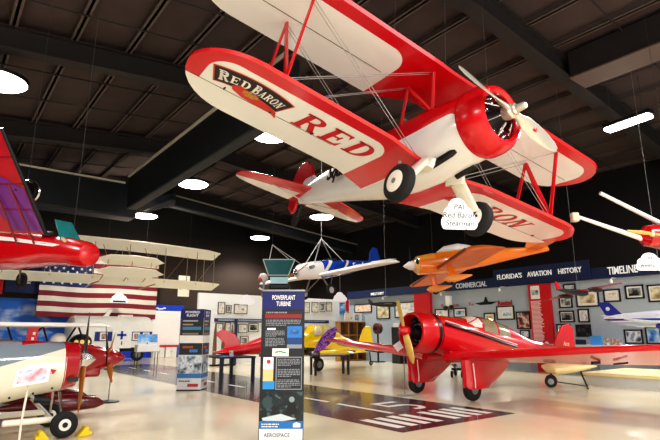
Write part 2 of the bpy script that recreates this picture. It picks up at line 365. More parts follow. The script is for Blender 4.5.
# ------------------------------------------------------------------ display partitions
XR = 20.15
GREY = mat('a9b5bf', .6, vary=.05, scale=.6); GWHITE = mat('e8e9e8', .6, vary=.04)
MB().span((XR, -1, 0), (XR + .15, 23.9, 4.0), GREY).build('wall_gallery', smooth=False, kind='structure')
MB().span((10.4, 24, 0), (XR + .15, 24.15, 3.53), GWHITE).build('wall_partition', smooth=False, kind='structure')
REDP = mat('c8101e', .45, vary=.05)
def onr(px, py, off=0.): p = at_x(px, py, XR - off); return p.y, p.z
def pillar(pa, pb, label):
    ya, yb = onr(pa, 320)[0], onr(pb, 320)[0]
    t = thing('display_pillar', label, 'pillar', (XR - .12, (ya + yb) / 2, 0)); MB().span((-.06, -abs(ya - yb) / 2, 0), (.12, abs(ya - yb) / 2, 3.58), REDP).build('pillar_face', t, smooth=False)
    return t, abs(ya - yb)
pillar(417, 433, 'red display pillar nearest the end of the gallery, left of the commercial sign')
t, wd = pillar(533, 554, 'red display pillar with white text column and small photo under the history sign')
MB().span((-.075, -wd * .05, 2.95), (-.06, wd * .38, 3.5), WHITE).build('photo_card', t, smooth=False); MB().span((-.085, .0, 3.12), (-.075, wd * .33, 3.32), picture(['556070', 'c9d2d8', '8a93a0'], 6)).build('photo', t, smooth=False)
mb = MB()
for k in range(34):
    ln = wd * random.uniform(.42, .56); mb.span((-.066, wd * .42 - ln, 2.84 - k * .052), (-.06, wd * .42, 2.868 - k * .052), mat('f2d9d6', .6))
mb.build('text_column', t, smooth=False)
MB().lathe([(0, .09), (.02, .09)], (-.085, -wd * .18, 1.12), (1, 0, 0), WHITE, 16).build('round_badge', t)
# header band and signs
t = thing('header_band', 'long navy header board along the top of the gallery wall', 'sign board', (XR - .1, 11.5, 3.8)); MB().span((-.12, -12.5, -.22), (.095, 12.3, .2), mat('16264f', .5)).build('board', t, smooth=False)
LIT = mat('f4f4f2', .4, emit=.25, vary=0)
def sign(px0, px1, py, s, label, h, m=LIT, board=None, off=.24, z=None):
    (ya, za), (yb, zb) = onr(px0, py, off), onr(px1, py, off); c = (ya + yb) / 2; z = z or (za + zb) / 2
    t = thing('wall_sign', label, 'sign', (XR - off, c, z))
    if board: MB().span((0, -abs(ya - yb) / 2 - .3, -board[0]), (.06, abs(ya - yb) / 2 + .2, board[1]), mat('16264f', .5)).build('board', t, smooth=False)
    W_ = abs(ya - yb); n_ = len(s); k_ = 0
    for wd in s.split('  '):                       # one part per word
        c_ = (k_ + len(wd) / 2) / n_ * W_ - W_ / 2; k_ += len(wd) + 2
        text('lettering', wd, t, (-.015, -c_, 0), (0, -1, 0), (0, 0, 1), h, m, width=W_ * len(wd) / n_, bold=.012, depth=.03)
    return t
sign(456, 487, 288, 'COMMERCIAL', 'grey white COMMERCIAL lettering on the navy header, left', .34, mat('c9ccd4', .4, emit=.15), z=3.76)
sign(497, 582, 275, "FLORIDA'S  AVIATION  HISTORY", "raised navy sign reading FLORIDA'S AVIATION HISTORY in white capitals", .3, board=(.36, .36), off=.3, z=3.98)
sign(608, 638, 272, 'TIMELINE', 'white TIMELINE lettering on the navy header at far right', .4, z=3.82)
sign(371, 384, 295, 'MILITARY', 'small white MILITARY lettering on the navy header, far end', .22, z=3.74)
sign(498, 512, 303, 'Routed', 'small red word Routed above a framed sketch on the grey gallery wall', .3, mat('c22a2a', .5), off=.02)
t = thing('wall_sign', 'scattered small red wall lettering beside a white cloud cutout', 'sign', (XR - .02, onr(459, 305)[0], onr(459, 305)[1]))
for s_, px_ in (('B', 442.5), ('o', 451.5), ('o', 454.3), ('m', 457.6), ('T', 470), ('o', 473)): text('letter', s_, t, (-.015, onr(px_, 305)[0] - onr(459, 305)[0], 0), (0, -1, 0), (0, 0, 1), .24, mat('c8484a', .5), depth=.02)
# downlights along the header
for k, (py, pz, lbl) in enumerate(((8.2, 3.36, 'small spot lamp under the header near the timeline'), (12.9, 3.36, 'small warm spot lamp under the history sign'), (16.2, 3.36, 'small spot lamp under the commercial lettering'), (20.3, 3.36, 'small spot lamp under the military lettering'), (4.6, 3.36, 'small spot lamp under the header beside the picture edge'))):
    t = thing('spot_lamp', lbl, 'spot lamp', (XR - .55, py, pz), group='gallery spot lamps')
    MB().lathe([(0, .05), (.1, .05), (.14, .02)], (0, 0, 0), (-.3, 0, 1), WHITE, 12).build('shade', t); MB().tube([(-.03, 0, .1), (.1, 0, .19), (.38, 0, .2)], .012, WHITE, 6).build('arm', t)
    ld = bpy.data.lights.new('gallery_lamp', 'SPOT'); ld.energy = 420; ld.spot_size = 2.1; ld.spot_blend = .8; ld.color = (1, .88, .66) if k == 1 else (.9, .96, 1); ld.shadow_soft_size = .1
    lo = bpy.data.objects.new('gallery_lamp', ld); COL.objects.link(lo); lo.location = (XR - .6, py, pz - .05); lo.rotation_euler = (0, math.radians(38), 0)
# framed pictures on the gallery wall
FR = mat('17181b', .4); MATB = mat('eeece4', .6)
def frame_r(px0, py0, px1, py1, label, cols, matte=.12, fm=FR, sc=4, off=.0, name='framed_picture', group='gallery pictures'):
    cx, cy = (px0 + px1) / 2, (py0 + py1) / 2; ya, _ = onr(px0, cy); yb, _ = onr(px1, cy); _, za = onr(cx, py0); _, zb = onr(cx, py1)
    w, h = abs(ya - yb), abs(za - zb); t = thing(name, label, 'picture', (XR - off, (ya + yb) / 2, (za + zb) / 2), group=group); b = .05
    mb = MB()
    for y0, y1, z0, z1 in ((-w / 2, w / 2, h / 2 - b, h / 2), (-w / 2, w / 2, -h / 2, -h / 2 + b), (-w / 2, -w / 2 + b, -h / 2, h / 2), (w / 2 - b, w / 2, -h / 2, h / 2)): mb.span((-.05, y0, z0), (0, y1, z1), fm)
    mb.build('frame', t, smooth=False)
    if matte: MB().span((-.02, -w / 2 + .02, -h / 2 + .02), (-.003, w / 2 - .02, h / 2 - .02), MATB).build('mat_board', t, smooth=False)
    k = matte * min(w, h) + b
    MB().span((-.03, -w / 2 + k, -h / 2 + k), (-.02, w / 2 - k, h / 2 - k), picture(cols, sc)).build('print', t, smooth=False)
    return t
BW = ['1a1c1f', '80868a', 'e8e8e6']; DK = ['0b0c0e', '1d2024', '989ea2']; TAN = ['8c7a58', 'd8cca8', 'efe6cc']; SKY = ['2a62ad', '78b1e3', 'e6eff5']
for a in ((559.4, 296.8, 572.7, 308, 'black and white photo in black frame, nearest right of the red text pillar, upper row', BW, .1), (576.4, 290.7, 599.3, 307, 'wide cream print in black frame behind the red model aircraft', TAN, .16), (603.8, 289.2, 620.8, 302, 'cream framed print with small dark seal below the timeline lettering', ['d9d2bc', 'efe9da', '8d8572'], .2),
          (625.5, 285, 644.3, 298.9, 'dark framed black and white aircraft photo right of the cream seal print', DK, .12), (648, 284.5, 664, 302, 'tall cream framed certificate cut by the right picture edge', TAN, .1), (560, 310.7, 574.8, 322.4, 'dark photo of a white aircraft in black frame, middle row by the red pillar', DK, .08),
          (578.4, 309, 589.7, 322.4, 'narrow white framed sketch left of the airliner tail', ['c9c9c4', 'f1f0ec', '7f8388'], .1), (557.4, 324, 571.5, 342, 'framed photo half hidden behind the red tail fin', BW, .1), (576.4, 324.4, 591.5, 336.7, 'very dark framed photo just right of the red tail fin', ['08090a', '131518', '4d5257'], .0),
          (624.9, 329.5, 643.3, 343.8, 'framed photo of a white jet nose on dark ground under the airliner model', ['15181c', 'dfe5ea', '39414a'], .05), (646, 327, 662, 344, 'blue framed photo at the right picture edge under the airliner model', SKY, .05), (563.5, 284, 576, 290.5, 'small grey framed card directly under the header by the red pillar', ['9aa4ac', 'c3cbd1', 'b0b8bf'], .1),
          (497, 305.9, 514.7, 319.9, 'white matted blue sketch in black frame under the red word', ['6ba0c4', 'f3f3ef', 'd5e2ea'], .2), (517, 311.5, 530.7, 329, 'tall colourful collage poster left of the red text pillar', ['2b2e38', 'a34538', 'd8d4c6', '3f5c86'], .0), (520.6, 330, 530.2, 338, 'small framed card hanging below the tall collage poster', ['c0a868', 'e9ecee', '5f7f94'], .1),
          (484.4, 313, 495.5, 325, 'yellow print in black frame above the red monoplane canopy', ['d9a71c', 'f1df9a', '7b5a1c'], .14), (435.5, 309, 449.3, 321, 'white document in dark frame behind the red monoplane cowling', ['dfe0dd', 'f3f3f0', '9ca1a6'], .1), (454, 308, 466.6, 317.5, 'framed blue sky photo right of the small cloud cutout', SKY, .2),
          (377, 303.4, 390, 319, 'tall cream framed chart below the military lettering', TAN, .05), (395, 302, 415.5, 317.7, 'white framed chart behind the propeller blade of the red monoplane', ['e3e2da', 'f4f3ee', 'a9aaa6'], .05), (355, 304, 372, 312.5, 'wide orange toned print on the far end of the gallery wall', ['d98a4a', 'f0e2cc', 'e9b277'], .12)):
    frame_r(*a[:4], a[4], a[5], a[6])
mb = MB(); ya, za = onr(486, 303)
t = thing('wall_silhouette', 'small black aircraft silhouette on the grey gallery wall', 'wall decoration', (XR, ya, za))
MB().prism([(0, .62, .0), (0, .1, .06), (0, .03, .28), (0, -.03, .28), (0, -.12, .06), (0, -.62, .03), (0, -.3, -.07), (0, .3, -.08)], (.03, 0, 0), BLACK).build('cutout', t, smooth=False)
# ================================================================== BIG RED AND WHITE BIPLANE
bp = thing('biplane', 'big red and white biplane hanging overhead with big serif letters under its wings', 'airplane', (7.112, 4.217, 5.144), tuple(math.radians(a) for a in (-10.958, -1.403, -93.483)))
RDC, WHC = 'cc0a18', 'eeede9'
A = lambda y: y.abs()
up_m = masked('upper_wing_paint', RDC, [(lambda x, y, z: rbox(x, A(y), -6.2, -1.24, 1.2, 8, .42).mn(A(y).lt(5.2)).mn(rbox(x, A(y), -9, -1.24, -9, 4.78, .55)), WHC)])
lo_m = masked('lower_wing_paint', RDC, [(lambda x, y, z: rbox(x, A(y), -3.75, -1.66, 1.05, 4.47, .4), WHC), (lambda x, y, z: x.lt(-2.44).mn(A(y).gt(2.5)), WHC)])
zl = lambda y: -.63 + .038 * y
zu = lambda y: 1.05 + .012 * y
for s in (-1, 1):
    mb = MB(); st = planform(.42, 4.76, -1.36, -3.06, -2.1, .95, zl, .17, side=s)
    st[0] = ((-1.55, s * .42, zl(.42)), (-3.4, s * .42, zl(.42)), .17); st.insert(1, ((-1.38, s * 1.3, zl(1.3)), (-3.1, s * 1.3, zl(1.3)), .17))
    w = mb.wing(st, lo_m).build('lower_wing', bp)
    mb = MB()                                                  # aileron seam and hinge marks
    mb.tube([(-2.42, s * 1.9, zl(1.9) - .004), (-2.42, s * 4.62, zl(4.62) - .004)], .004, DKWIRE, 5)
    for y in (2.35, 3.2, 4.05): MB().box((-2.38, s * y, zl(y) - .008), (.07, .025, .02), BLACK).build('hinge', w)
    mb.build('aileron_seam', w)
st = [((-.95, -1.1, zu(1.1)), (-2.66, -1.1, zu(1.1)), .18), ((-.95, -.75, zu(.7)), (-2.5, -.75, zu(.7)), .18), ((-.97, -.4, zu(.4)), (-2.2, -.4, zu(.4)), .17)]
L_ = [(V(a) * 1, V(b) * 1, t) for a, b, t in st]; R_ = [(V((a[0], -a[1], a[2])), V((b[0], -b[1], b[2])), t) for a, b, t in st]
R2 = planform(1.1, 5.05, -.95, -2.66, -1.75, .85, zu, .18, side=1); L2 = planform(1.1, 5.05, -.95, -2.66, -1.75, .85, zu, .18, side=-1)
uw = MB().wing(L2[::-1][:-1] + L_ + R_[::-1] + R2[1:], up_m).build('upper_wing', bp)
for s in (-1, 1): MB().tube([(-1.92, s * 1.35, zu(1.3) - .004), (-1.92, s * 4.7, zu(4.7) - .004)], .006, DKWIRE, 5).build('aileron_seam', uw)
# fuselage: cowling, body with painted sides
fu_m = masked('fuselage_paint', WHC, [(lambda x, y, z: x.gt(-2.75), RDC), (lambda x, y, z: rbox(x, z, -9, -.64, -3, .04, .24), WHC), (lambda x, y, z: z.gt(.36).mn(x.lt(-2.6)), RDC), (lambda x, y, z: x.lt(-6.75), RDC)])
fus = MB().fuse([(-.45, 0, .54, .55, 2.1), (-.62, 0, .575, .59, 2.1), (-1.2, -.01, .57, .65, 2.3), (-1.7, -.03, .54, .73, 2.6), (-2.4, -.04, .52, .74, 2.8), (-3.3, -.0, .50, .70, 2.7), (-4.3, .08, .42, .56, 2.6), (-5.4, .15, .3, .40, 2.4), (-6.4, .2, .18, .27, 2.2), (-7.0, .23, .07, .16, 2)], fu_m, 28).build('fuselage', bp)
cw = MB(); cw.lathe([(0, .45), (.02, .42), (.07, .42), (.12, .47), (.1, .53), (0, .59), (-.12, .625), (-.24, .635), (-.34, .63), (-.40, .61), (-.40, .56), (-.2, .52), (0, .45)][::-1], (-.28, 0, 0), (1, 0, 0), RED, 36, cap=False).build('cowling', bp)
en = MB(); en.lathe([(0, .53), (.02, .53)], (-.6, 0, 0), (1, 0, 0), BLACK, 24); en.lathe([(0, .24), (.25, .24), (.34, .14), (.5, .1)], (-.58, 0, 0), (1, 0, 0), DARKM, 20); en.build('engine', bp)
eng = [o for o in bp.children if o.name.startswith('engine')][0]
for k in range(7):
    a = 2 * PI * k / 7 + .2; d = V((0, math.cos(a), math.sin(a))); mb = MB(); c0 = V((-.40, 0, 0))
    for q in range(6): mb.lathe([(.2 + q * .045, .1), (.22 + q * .045, .1)], c0, d, CHROME if q % 2 else DARKM, 14)
    mb.tube([c0 + d * .44 + V((.1, 0, 0)), c0 + d * .2 + V((.3, 0, 0))], .016, CHROME, 6); mb.tube([c0 + d * .42 + V((.06, .05, .05)), c0 + d * .18 + V((.28, .03, .03))], .016, CHROME, 6)
    mb.ball(c0 + d * .45, (.07, .07, .07), CHROME, 8, 6); mb.build('engine_cylinder', eng)
# propeller
BLADE = mat('cfc8ba', .25, metal=.55, vary=.06)
pr = MB().lathe([(-.16, .1), (-.1, .13), (.02, .13), (.06, .1), (.1, .1), (.12, .07), (.26, .06), (.28, .045)], (0, 0, 0), (1, 0, 0), BLADE, 18).build('propeller_hub', bp)
for s in (1, -1):
    d = V((0, s * math.cos(math.radians(-8)), s * math.sin(math.radians(-8)))); mb = MB(); rings = []
    for t_, ch, th, tw in ((.1, .12, .1, 60), (.22, .14, .09, 55), (.38, .23, .05, 42), (.65, .26, .035, 32), (.95, .24, .025, 24), (1.18, .18, .018, 20), (1.3, .08, .012, 18)):
        a = math.radians(tw); e = d.cross(V((1, 0, 0))); u = V((-1, 0, 0)) * math.sin(a) + e * math.cos(a); v = d.cross(u)
        rings.append([d * t_ + u * math.cos(2 * PI * j / 12) * ch / 2 + v * math.sin(2 * PI * j / 12) * th / 2 for j in range(12)])
    b = mb.loft(rings, BLADE).build('propeller_blade', pr)
    # red emblem stripes near the tip
for s in (-1, 1): MB().ball((.03, s * .62, -s * .087), (.028, .05, .035), RED, 8, 6).build('blade_badge', pr)
# cockpits and windshields
for x in (-2.55, -3.45):
    c = MB().lathe([(0, .27), (.03, .3), (.06, .27)], (x - .3, 0, .66), (0, 0, 1), BLACK, 18).build('cockpit_rim', bp)
    MB().prism([(x + .05, -.24, .68), (x + .05, .24, .68), (x - .08, .17, .95), (x - .08, -.17, .95)], (.012, 0, 0), mat('a9c0c4', .1, alpha=.45)).build('windshield', bp, smooth=False)
# landing gear
for s in (-1, 1):
    hx, hy, hz = -1.47, s * 1.0, -1.27
    g = MB().strut((-1.55, s * .38, -.55), (hx - .02, hy - s * .12, hz + .1), .34, .15, CREAM, 12).strut((-1.5, s * .36, -.58), (-1.53, s * .42, -.76), .46, .2, CREAM, 12).build('gear_leg', bp)
    MB().tube([(hx, hy - s * .2, hz), (hx, hy + s * .14, hz)], .05, STEEL).tube([(hx - .16, hy - s * .1, hz + .18), (hx - .14, hy - s * .08, hz + .5)], .03, STEEL, 6).build('axle', g)
    ty = MB().lathe([(-.1, .17), (-.115, .22), (-.11, .28), (-.07, .33), (0, .345), (.07, .33), (.11, .28), (.115, .22), (.1, .17)], (hx, hy, hz), (0, 1, 0), RUBBER, 30).build('main_wheel', bp)
    mb = MB().lathe([(-.13, .03), (-.128, .14), (-.112, .2), (.112, .2), (.128, .14), (.13, .03)], (hx, hy, hz), (0, 1, 0), CREAM, 24)
    if s > 0:
        for k in range(6): mb.ball((hx + .09 * math.cos(k), hy - .13, hz + .09 * math.sin(k)), .03, DARKM, 6, 5)
    mb.build('hub_cap', ty)
# exhaust pipe on the right side, oil cooler
MB().tube([(-.9, -.28, -.54), (-.98, -.3, -.57), (-1.4, -.31, -.66), (-1.48, -.3, -.68)], [.04, .065, .07, .05], BLACK, 12).build('exhaust_pipe', bp)
MB().tube([(-.95, .3, -.57), (-1.4, .31, -.66)], .06, BLACK, 10).build('exhaust_pipe', bp)
# tail
tl_m = masked('tailplane_paint', WHC, [(lambda x, y, z: (x + A(y) * .22).gt(-6.28), RDC), (lambda x, y, z: A(y).lt(.28), RDC)])
for s in (-1, 1):
    st = []
    for i in range(9):
        a = PI / 2 * i / 8 * .98; y = .1 + 1.9 * math.sin(a); c = math.cos(a) ** .55
        le = -5.75 - .42 * (y / 2.0); te = -7.0; ap = -6.62; st.append(((ap + (le - ap) * c, s * y, .13), (ap + (te - ap) * c, s * y, .13), .1 * (.4 + .6 * c)))
    MB().wing(st, tl_m).build('tailplane', bp)
    MB().tube([(-6.35, s * .12, -.05), (-6.45, s * 1.05, .12)], .016, WIRE, 6).build('tail_brace', bp)
fn_m = masked('fin_paint', RDC, [(lambda x, y, z: rbox(x, z, -6.75, -6.0, .3, .72, .2), WHC)])
pts = [(-5.85, 0, .35), (-6.2, 0, .72), (-6.45, 0, 1.1), (-6.7, 0, 1.3), (-6.95, 0, 1.34), (-7.2, 0, 1.22), (-7.36, 0, .9), (-7.4, 0, .4), (-7.36, 0, 0), (-7.15, 0, -.18), (-6.98, 0, -.1), (-6.9, 0, .2)]
MB().prism(pts, (0, .09, 0), fn_m).build('fin_and_rudder', bp, bevel=.03)
tw = MB().tube([(-6.65, 0, -.02), (-6.75, -.03, -.42)], .04, DARKM, 8).build('tailwheel_strut', bp)
MB().lathe([(-.05, .07), (-.05, .12), (0, .15), (.05, .12), (.05, .07)], (-6.8, -.05, -.5), (0, 1, 0), RUBBER, 18).build('tailwheel', tw)
# interplane and cabane struts
for s in (-1, 1):
    lf, lr, uf, ur = V((-1.5, s * 3.42, zl(3.42) + .1)), V((-2.5, s * 3.42, zl(3.42) + .1)), V((-1.28, s * 3.32, zu(3.3))), V((-2.1, s * 3.36, zu(3.3)))
    for a, b in ((lf, uf), (lf, ur), (lr, ur), ((-1.56, s * 3.40, zl(3.42) + .1), ur)): MB().strut(a, b, .1, .045, RED).build('interplane_strut', bp)
    for a, b in (((-1.4, s * .45, .45), (-1.2, s * .68, zu(.7))), ((-2.3, s * .42, .5), (-1.9, s * .68, zu(.7))), ((-1.45, s * .45, .45), (-1.9, s * .68, zu(.7)))): MB().strut(a, b, .08, .04, RED).build('cabane_strut', bp)
    for k in (0, .07):
        for a, b in (((-1.6 - k, s * .5, -.55), uf - V((k, 0, 0))), ((-2.6 - k, s * .5, -.55), ur - V((k, 0, 0))), ((-1.25 - k, s * .7, zu(.7)), lf - V((k, 0, 0))), ((-1.95 - k, s * .7, zu(.7)), lr - V((k, 0, 0)))):
            MB().tube([a, b], .006, mat('a5a3a0', .4, metal=.5), 5).build('bracing_wire', bp)
# lettering under the wings (reads along +y, tops towards the leading edge)
under = lambda y, x: V((x, y, zl(abs(y)) - .006))
LR = mat('c4121e', .35, vary=.04); LD = mat('3a0b0c', .5)
def under_word(word, y0, x0, w, h, gap, skew=.16):
    for ch in word:
        mb = MB(); st_ = serif(mb, ch, lambda u, v: under(y0 + u + v * h * skew, x0 + v * h), w, gap, LR); y0 += st_
        o = mb.build('letter', bp, smooth=False); o['label'] = 'big red serif letter ' + ch + ' under the ' + ('near' if y0 < 0 else 'far') + ' lower wing'
under_word('RED', -2.80, -2.40, .46, .53, .07)
under_word('BARON', .98, -2.40, .42, .52, .055)
# dark arched badge with small white words
cy, cx, rad = -3.70, -3.86, 1.86
def arcp(u, r, dz=0): a = u / rad; p = under(cy + r * math.sin(a), cx + r * math.cos(a)); p.z -= dz; return p
def band(r0, r1, a0, a1, m, dz, name, n=18):
    mb = MB()
    for k in range(n):
        u0, u1 = a0 + (a1 - a0) * k / n, a0 + (a1 - a0) * (k + 1) / n; mb.add([arcp(u0, r0, dz), arcp(u1, r0, dz), arcp(u1, r1, dz), arcp(u0, r1, dz)], [(0, 1, 2, 3)], m)
    return mb.build(name, bp, smooth=False)
band(rad - .215, rad + .215, -.67, .66, mat('c23a2a', .4), .0, 'badge_border'); band(rad - .19, rad + .19, -.645, .635, mat('1d0a0b', .4), .003, 'badge_band')
mb = MB(); serif(mb, 'RED', lambda u, v: arcp(-.57 + u, rad - .11 + v * .2, .007), .15, .025, WHITE)
serif(mb, 'BARON', lambda u, v: arcp(-.57 + .58 + u, rad - .11 + v * .2, .007), .098, .015, WHITE)
serif(mb, 'R', lambda u, v: arcp(-.58 + u, rad - .13 + v * .27, .007), .16, .02, WHITE); serif(mb, 'B', lambda u, v: arcp(-.57 + .56 + u, rad - .13 + v * .27, .007), .125, .02, WHITE)
part_label(mb.build('badge_lettering', bp, smooth=False), 'small white words on the dark arched badge')
mb = MB(); mb.add([under(y, x - .07) - V((0, 0, .008)) for y, x in ((-4.0, -2.12), (-3.9, -2.02), (-3.62, -2.08), (-3.3, -2.16), (-3.12, -2.26), (-3.05, -2.42), (-3.2, -2.33), (-3.45, -2.34), (-3.75, -2.3), (-3.95, -2.22))], [tuple(range(10))], mat('c9301f', .45)); mb.build('badge_scarf', bp, smooth=False)
mb = MB(); mb.add([under(-3.66 + .15 * math.cos(a), -2.2 + .09 * math.sin(a)) - V((0, 0, .010)) for a in [k * PI / 6 for k in range(12)]], [tuple(range(12))], picture(['5b3018', 'c9953d', 'a2421e'], 14)); mb.build('badge_disc', bp, smooth=False)
# dark script on the fuselage side
text('side_script', 'Squadron', bp, (-3.95, -.53, .03), (1, .06, 0), (0, 0, 1), .5, mat('241010', .4), width=1.35, bold=.02, depth=.02, slant=.35)
MB().ball((-3.2, -.5, -.05), (.28, .06, .2), RED, 12, 8).build('side_emblem', bp)
# hanging cables
for a, b in (((471, 90), (463, 0)), ((492, 92), (480, 20))):
    pass
def w2l(p): return bp.matrix_basis.inverted() @ V(p)
bpm = Matrix.LocRotScale(bp.location, bp.rotation_euler, None)
for loc, dx in (((-1.0, -.6, 1.15), .25), ((-1.0, .6, 1.15), .05), ((-6.3, 0, .4), 0), ((-1.3, -1.6, 1.2), .3)):
    p = bpm @ V(loc); tag(MB().tube([p, (p.x + dx, p.y, zc(p.x) - .2)], .005, DKWIRE, 5).build('hanging_cable'), {(-1.0, -.6): 'thin steel cable rising from the big biplane upper wing, left one', (-1.0, .6): 'thin steel cable rising from the big biplane upper wing above its engine', (-6.3, 0): 'thin steel cable rising from the big biplane tail', (-1.3, -1.6): 'thin steel cable rising from the near half of the big biplane upper wing'}[loc[:2]], 'cable', 'biplane hanging cables')
# cloud signs
def cloud(loc, w, h, label, lines, rot_z, ink=DKWIRE, extra=None, size=.13, base=None):
    t = thing('cloud_sign', label, 'sign', loc, (0, 0, rot_z), 'cloud name signs'); pts = []
    for cx_, cz_, r in ((-.36, -.12, .2), (-.3, .1, .2), (-.05, .26, .24), (.22, .12, .22), (.36, -.1, .2)): pass
    lobes = [(-.3, -.12, .2), (-.24, .06, .2), (-.03, .2, .27), (.2, .06, .2), (.31, -.1, .2), (0, -.1, .24)]
    for a in [2 * PI * k / 72 for k in range(72)]:
        d = V((math.cos(a), math.sin(a))); best = .0
        for lx, lz, r in lobes:
            c = V((lx, lz)); q = c.dot(d); disc = q * q - c.dot(c) + r * r
            if disc > 0: best = max(best, q + math.sqrt(disc))
        if d.y < 0: best = min(max(best, .2), .27 / max(.001, -d.y)) if -d.y > .2 else best
        pts.append((d.x * best * w, 0, d.y * best * h * 1.0))
    MB().prism(pts, (0, .02, 0), mat('f4f4f6', .5, vary=.02)).build('cloud_board', t, smooth=False)
    for s, z, sz in lines: text('handwriting', s, t, (0, -.014, z), (1, 0, 0), (0, 0, 1), sz, ink, depth=.003, slant=.2)
    if extra: MB().span((-.36 * w, -.016, -.24 * h), (.36 * w, -.011, -.12 * h), extra).build('blue_band', t, smooth=False)
    return t
p = at_d(459, 218, 7.6); cloud(p, .58, .68, 'white cloud sign with three handwritten lines beside the big biplane wheel', (('PAI', .17, .12), ('Red Baron', .04, .125), ('Stearman', -.09, .12)), -math.radians(38) + .1, mat('2a2a2e', .5))
tag(MB().tube([p + V((0, 0, .2)), bpm @ V((-1.5, .7, -.95))], .004, WIRE, 4).build('sign_string'), 'thin string holding the cloud sign under the big biplane', 'string')
p = at_d(651, 264, 11.5); cloud(p, .72, .56, 'white cloud sign at the right picture edge under the red aircraft with white booms', (('PAI', .13, .09), ('weelu  K', -.03, .15)), -math.radians(38), mat('2a2a2e', .5))
p = at_y(119.5, 299, 32.5); cloud(p, 1.05, .85, 'small white cloud sign with a blue band in front of the flag', (), 0, extra=NAVY)
p = at_d(340, 298, 20); cloud(p, .55, .5, 'small white cloud sign below the hanging blue and white monoplane', (), -math.radians(38))
tag(MB().tube([p + V((0, 0, .15)), p + V((0, 0, 1.1))], .005, WIRE, 4).build('sign_string'), 'thin string above the small cloud sign under the blue monoplane', 'string')
p = at_d(247, 301, 19); cloud(p, .62, .5, 'white cloud sign half hidden at the left edge of the tall powerplant banner', (), -math.radians(38))
# ================================================================== RED LOW-WING MONOPLANE ON THE FLOOR
rp = thing('monoplane', 'glossy red low-wing monoplane parked on the floor, gold propeller and trousered wheels', 'airplane', (10.307, 8.607, 0), (0, 0, math.radians(175.0)))
MB().fuse([(.35, 1.56, .50, .47, 2.1), (0, 1.5, .52, .49, 2.1), (-.5, 1.42, .53, .53, 2.2), (-1.2, 1.36, .52, .55, 2.3), (-2.0, 1.28, .46, .50, 2.3), (-2.7, 1.20, .37, .42, 2.2), (-3.5, 1.10, .27, .30, 2.1), (-4.5, 1.02, .16, .2, 2), (-5.5, .98, .06, .1, 2)], RED, 28).build('fuselage', rp)
# dark pinstripe along the side (left and right)
BST = mat('25070b', .3)
for s in (-1, 1):
    mb = MB(); mb.tube([(.3, s * .50, 1.78), (-.3, s * .535, 1.64), (-1.0, s * .54, 1.48), (-1.8, s * .50, 1.30), (-2.5, s * .40, 1.17)], .035, BST, 6); mb.tube([(.3, s * .495, 1.85), (-.3, s * .53, 1.71), (-1.0, s * .535, 1.55), (-1.8, s * .49, 1.37), (-2.5, s * .405, 1.24)], .01, WHITE, 6); mb.build('side_stripe', rp)
cwl = MB().lathe([(0, .40), (.03, .41), (.02, .46), (-.1, .49), (-.3, .51), (-.55, .51), (-.62, .48), (-.6, .40), (-.1, .38), (0, .40)], (.98, 0, 1.585), (1, 0, .07), RED, 36, cap=False).build('cowling', rp)
MB().lathe([(0, .515), (.1, .515)], (.42, 0, 1.55), (1, 0, .07), BST, 36, cap=False).build('cowl_stripe', cwl)
en = MB().lathe([(0, .43), (.02, .43)], (.5, 0, 1.55), (1, 0, .07), BLACK, 24).lathe([(0, .2), (.3, .17), (.42, .1)], (.52, 0, 1.55), (1, 0, .07), DARKM, 18).build('engine', rp)
for k in range(9):
    a = 2 * PI * k / 9; d = V((0, math.cos(a), math.sin(a))); mb = MB()
    for q in range(4): mb.lathe([(.19 + q * .05, .07), (.215 + q * .05, .07)], (.72, 0, 1.56), d, DARKM if q % 2 else STEEL, 10)
    mb.build('engine_cylinder', en)
hub = MB().lathe([(-.05, .12), (.05, .13), (.15, .09), (.22, .02)], (1.16, 0, 1.60), (1, 0, .07), RED, 18).build('spinner', rp)
def blade_rings(o, d, fwd, prof, s=1):
    d = V(d).normalized(); f = V(fwd); e = d.cross(f).normalized(); R = []
    for t_, ch, th, tw in prof:
        a = math.radians(tw); u = f * math.sin(a) + e * math.cos(a); v = d.cross(u); R.append([V(o) + d * t_ + u * math.cos(2 * PI * j / 12) * ch / 2 + v * math.sin(2 * PI * j / 12) * th / 2 for j in range(12)])
    return R
WPROF = ((.05, .14, .08, 30), (.25, .19, .06, 22), (.5, .2, .04, 12), (.7, .16, .025, 6), (.8, .06, .012, 4))
for d in ((0, -.30, .95), (.0, .34, -.94)): MB().loft(blade_rings((1.2, 0, 1.6), d, (1, 0, 0), WPROF), PALEWOOD).build('propeller_blade', hub)
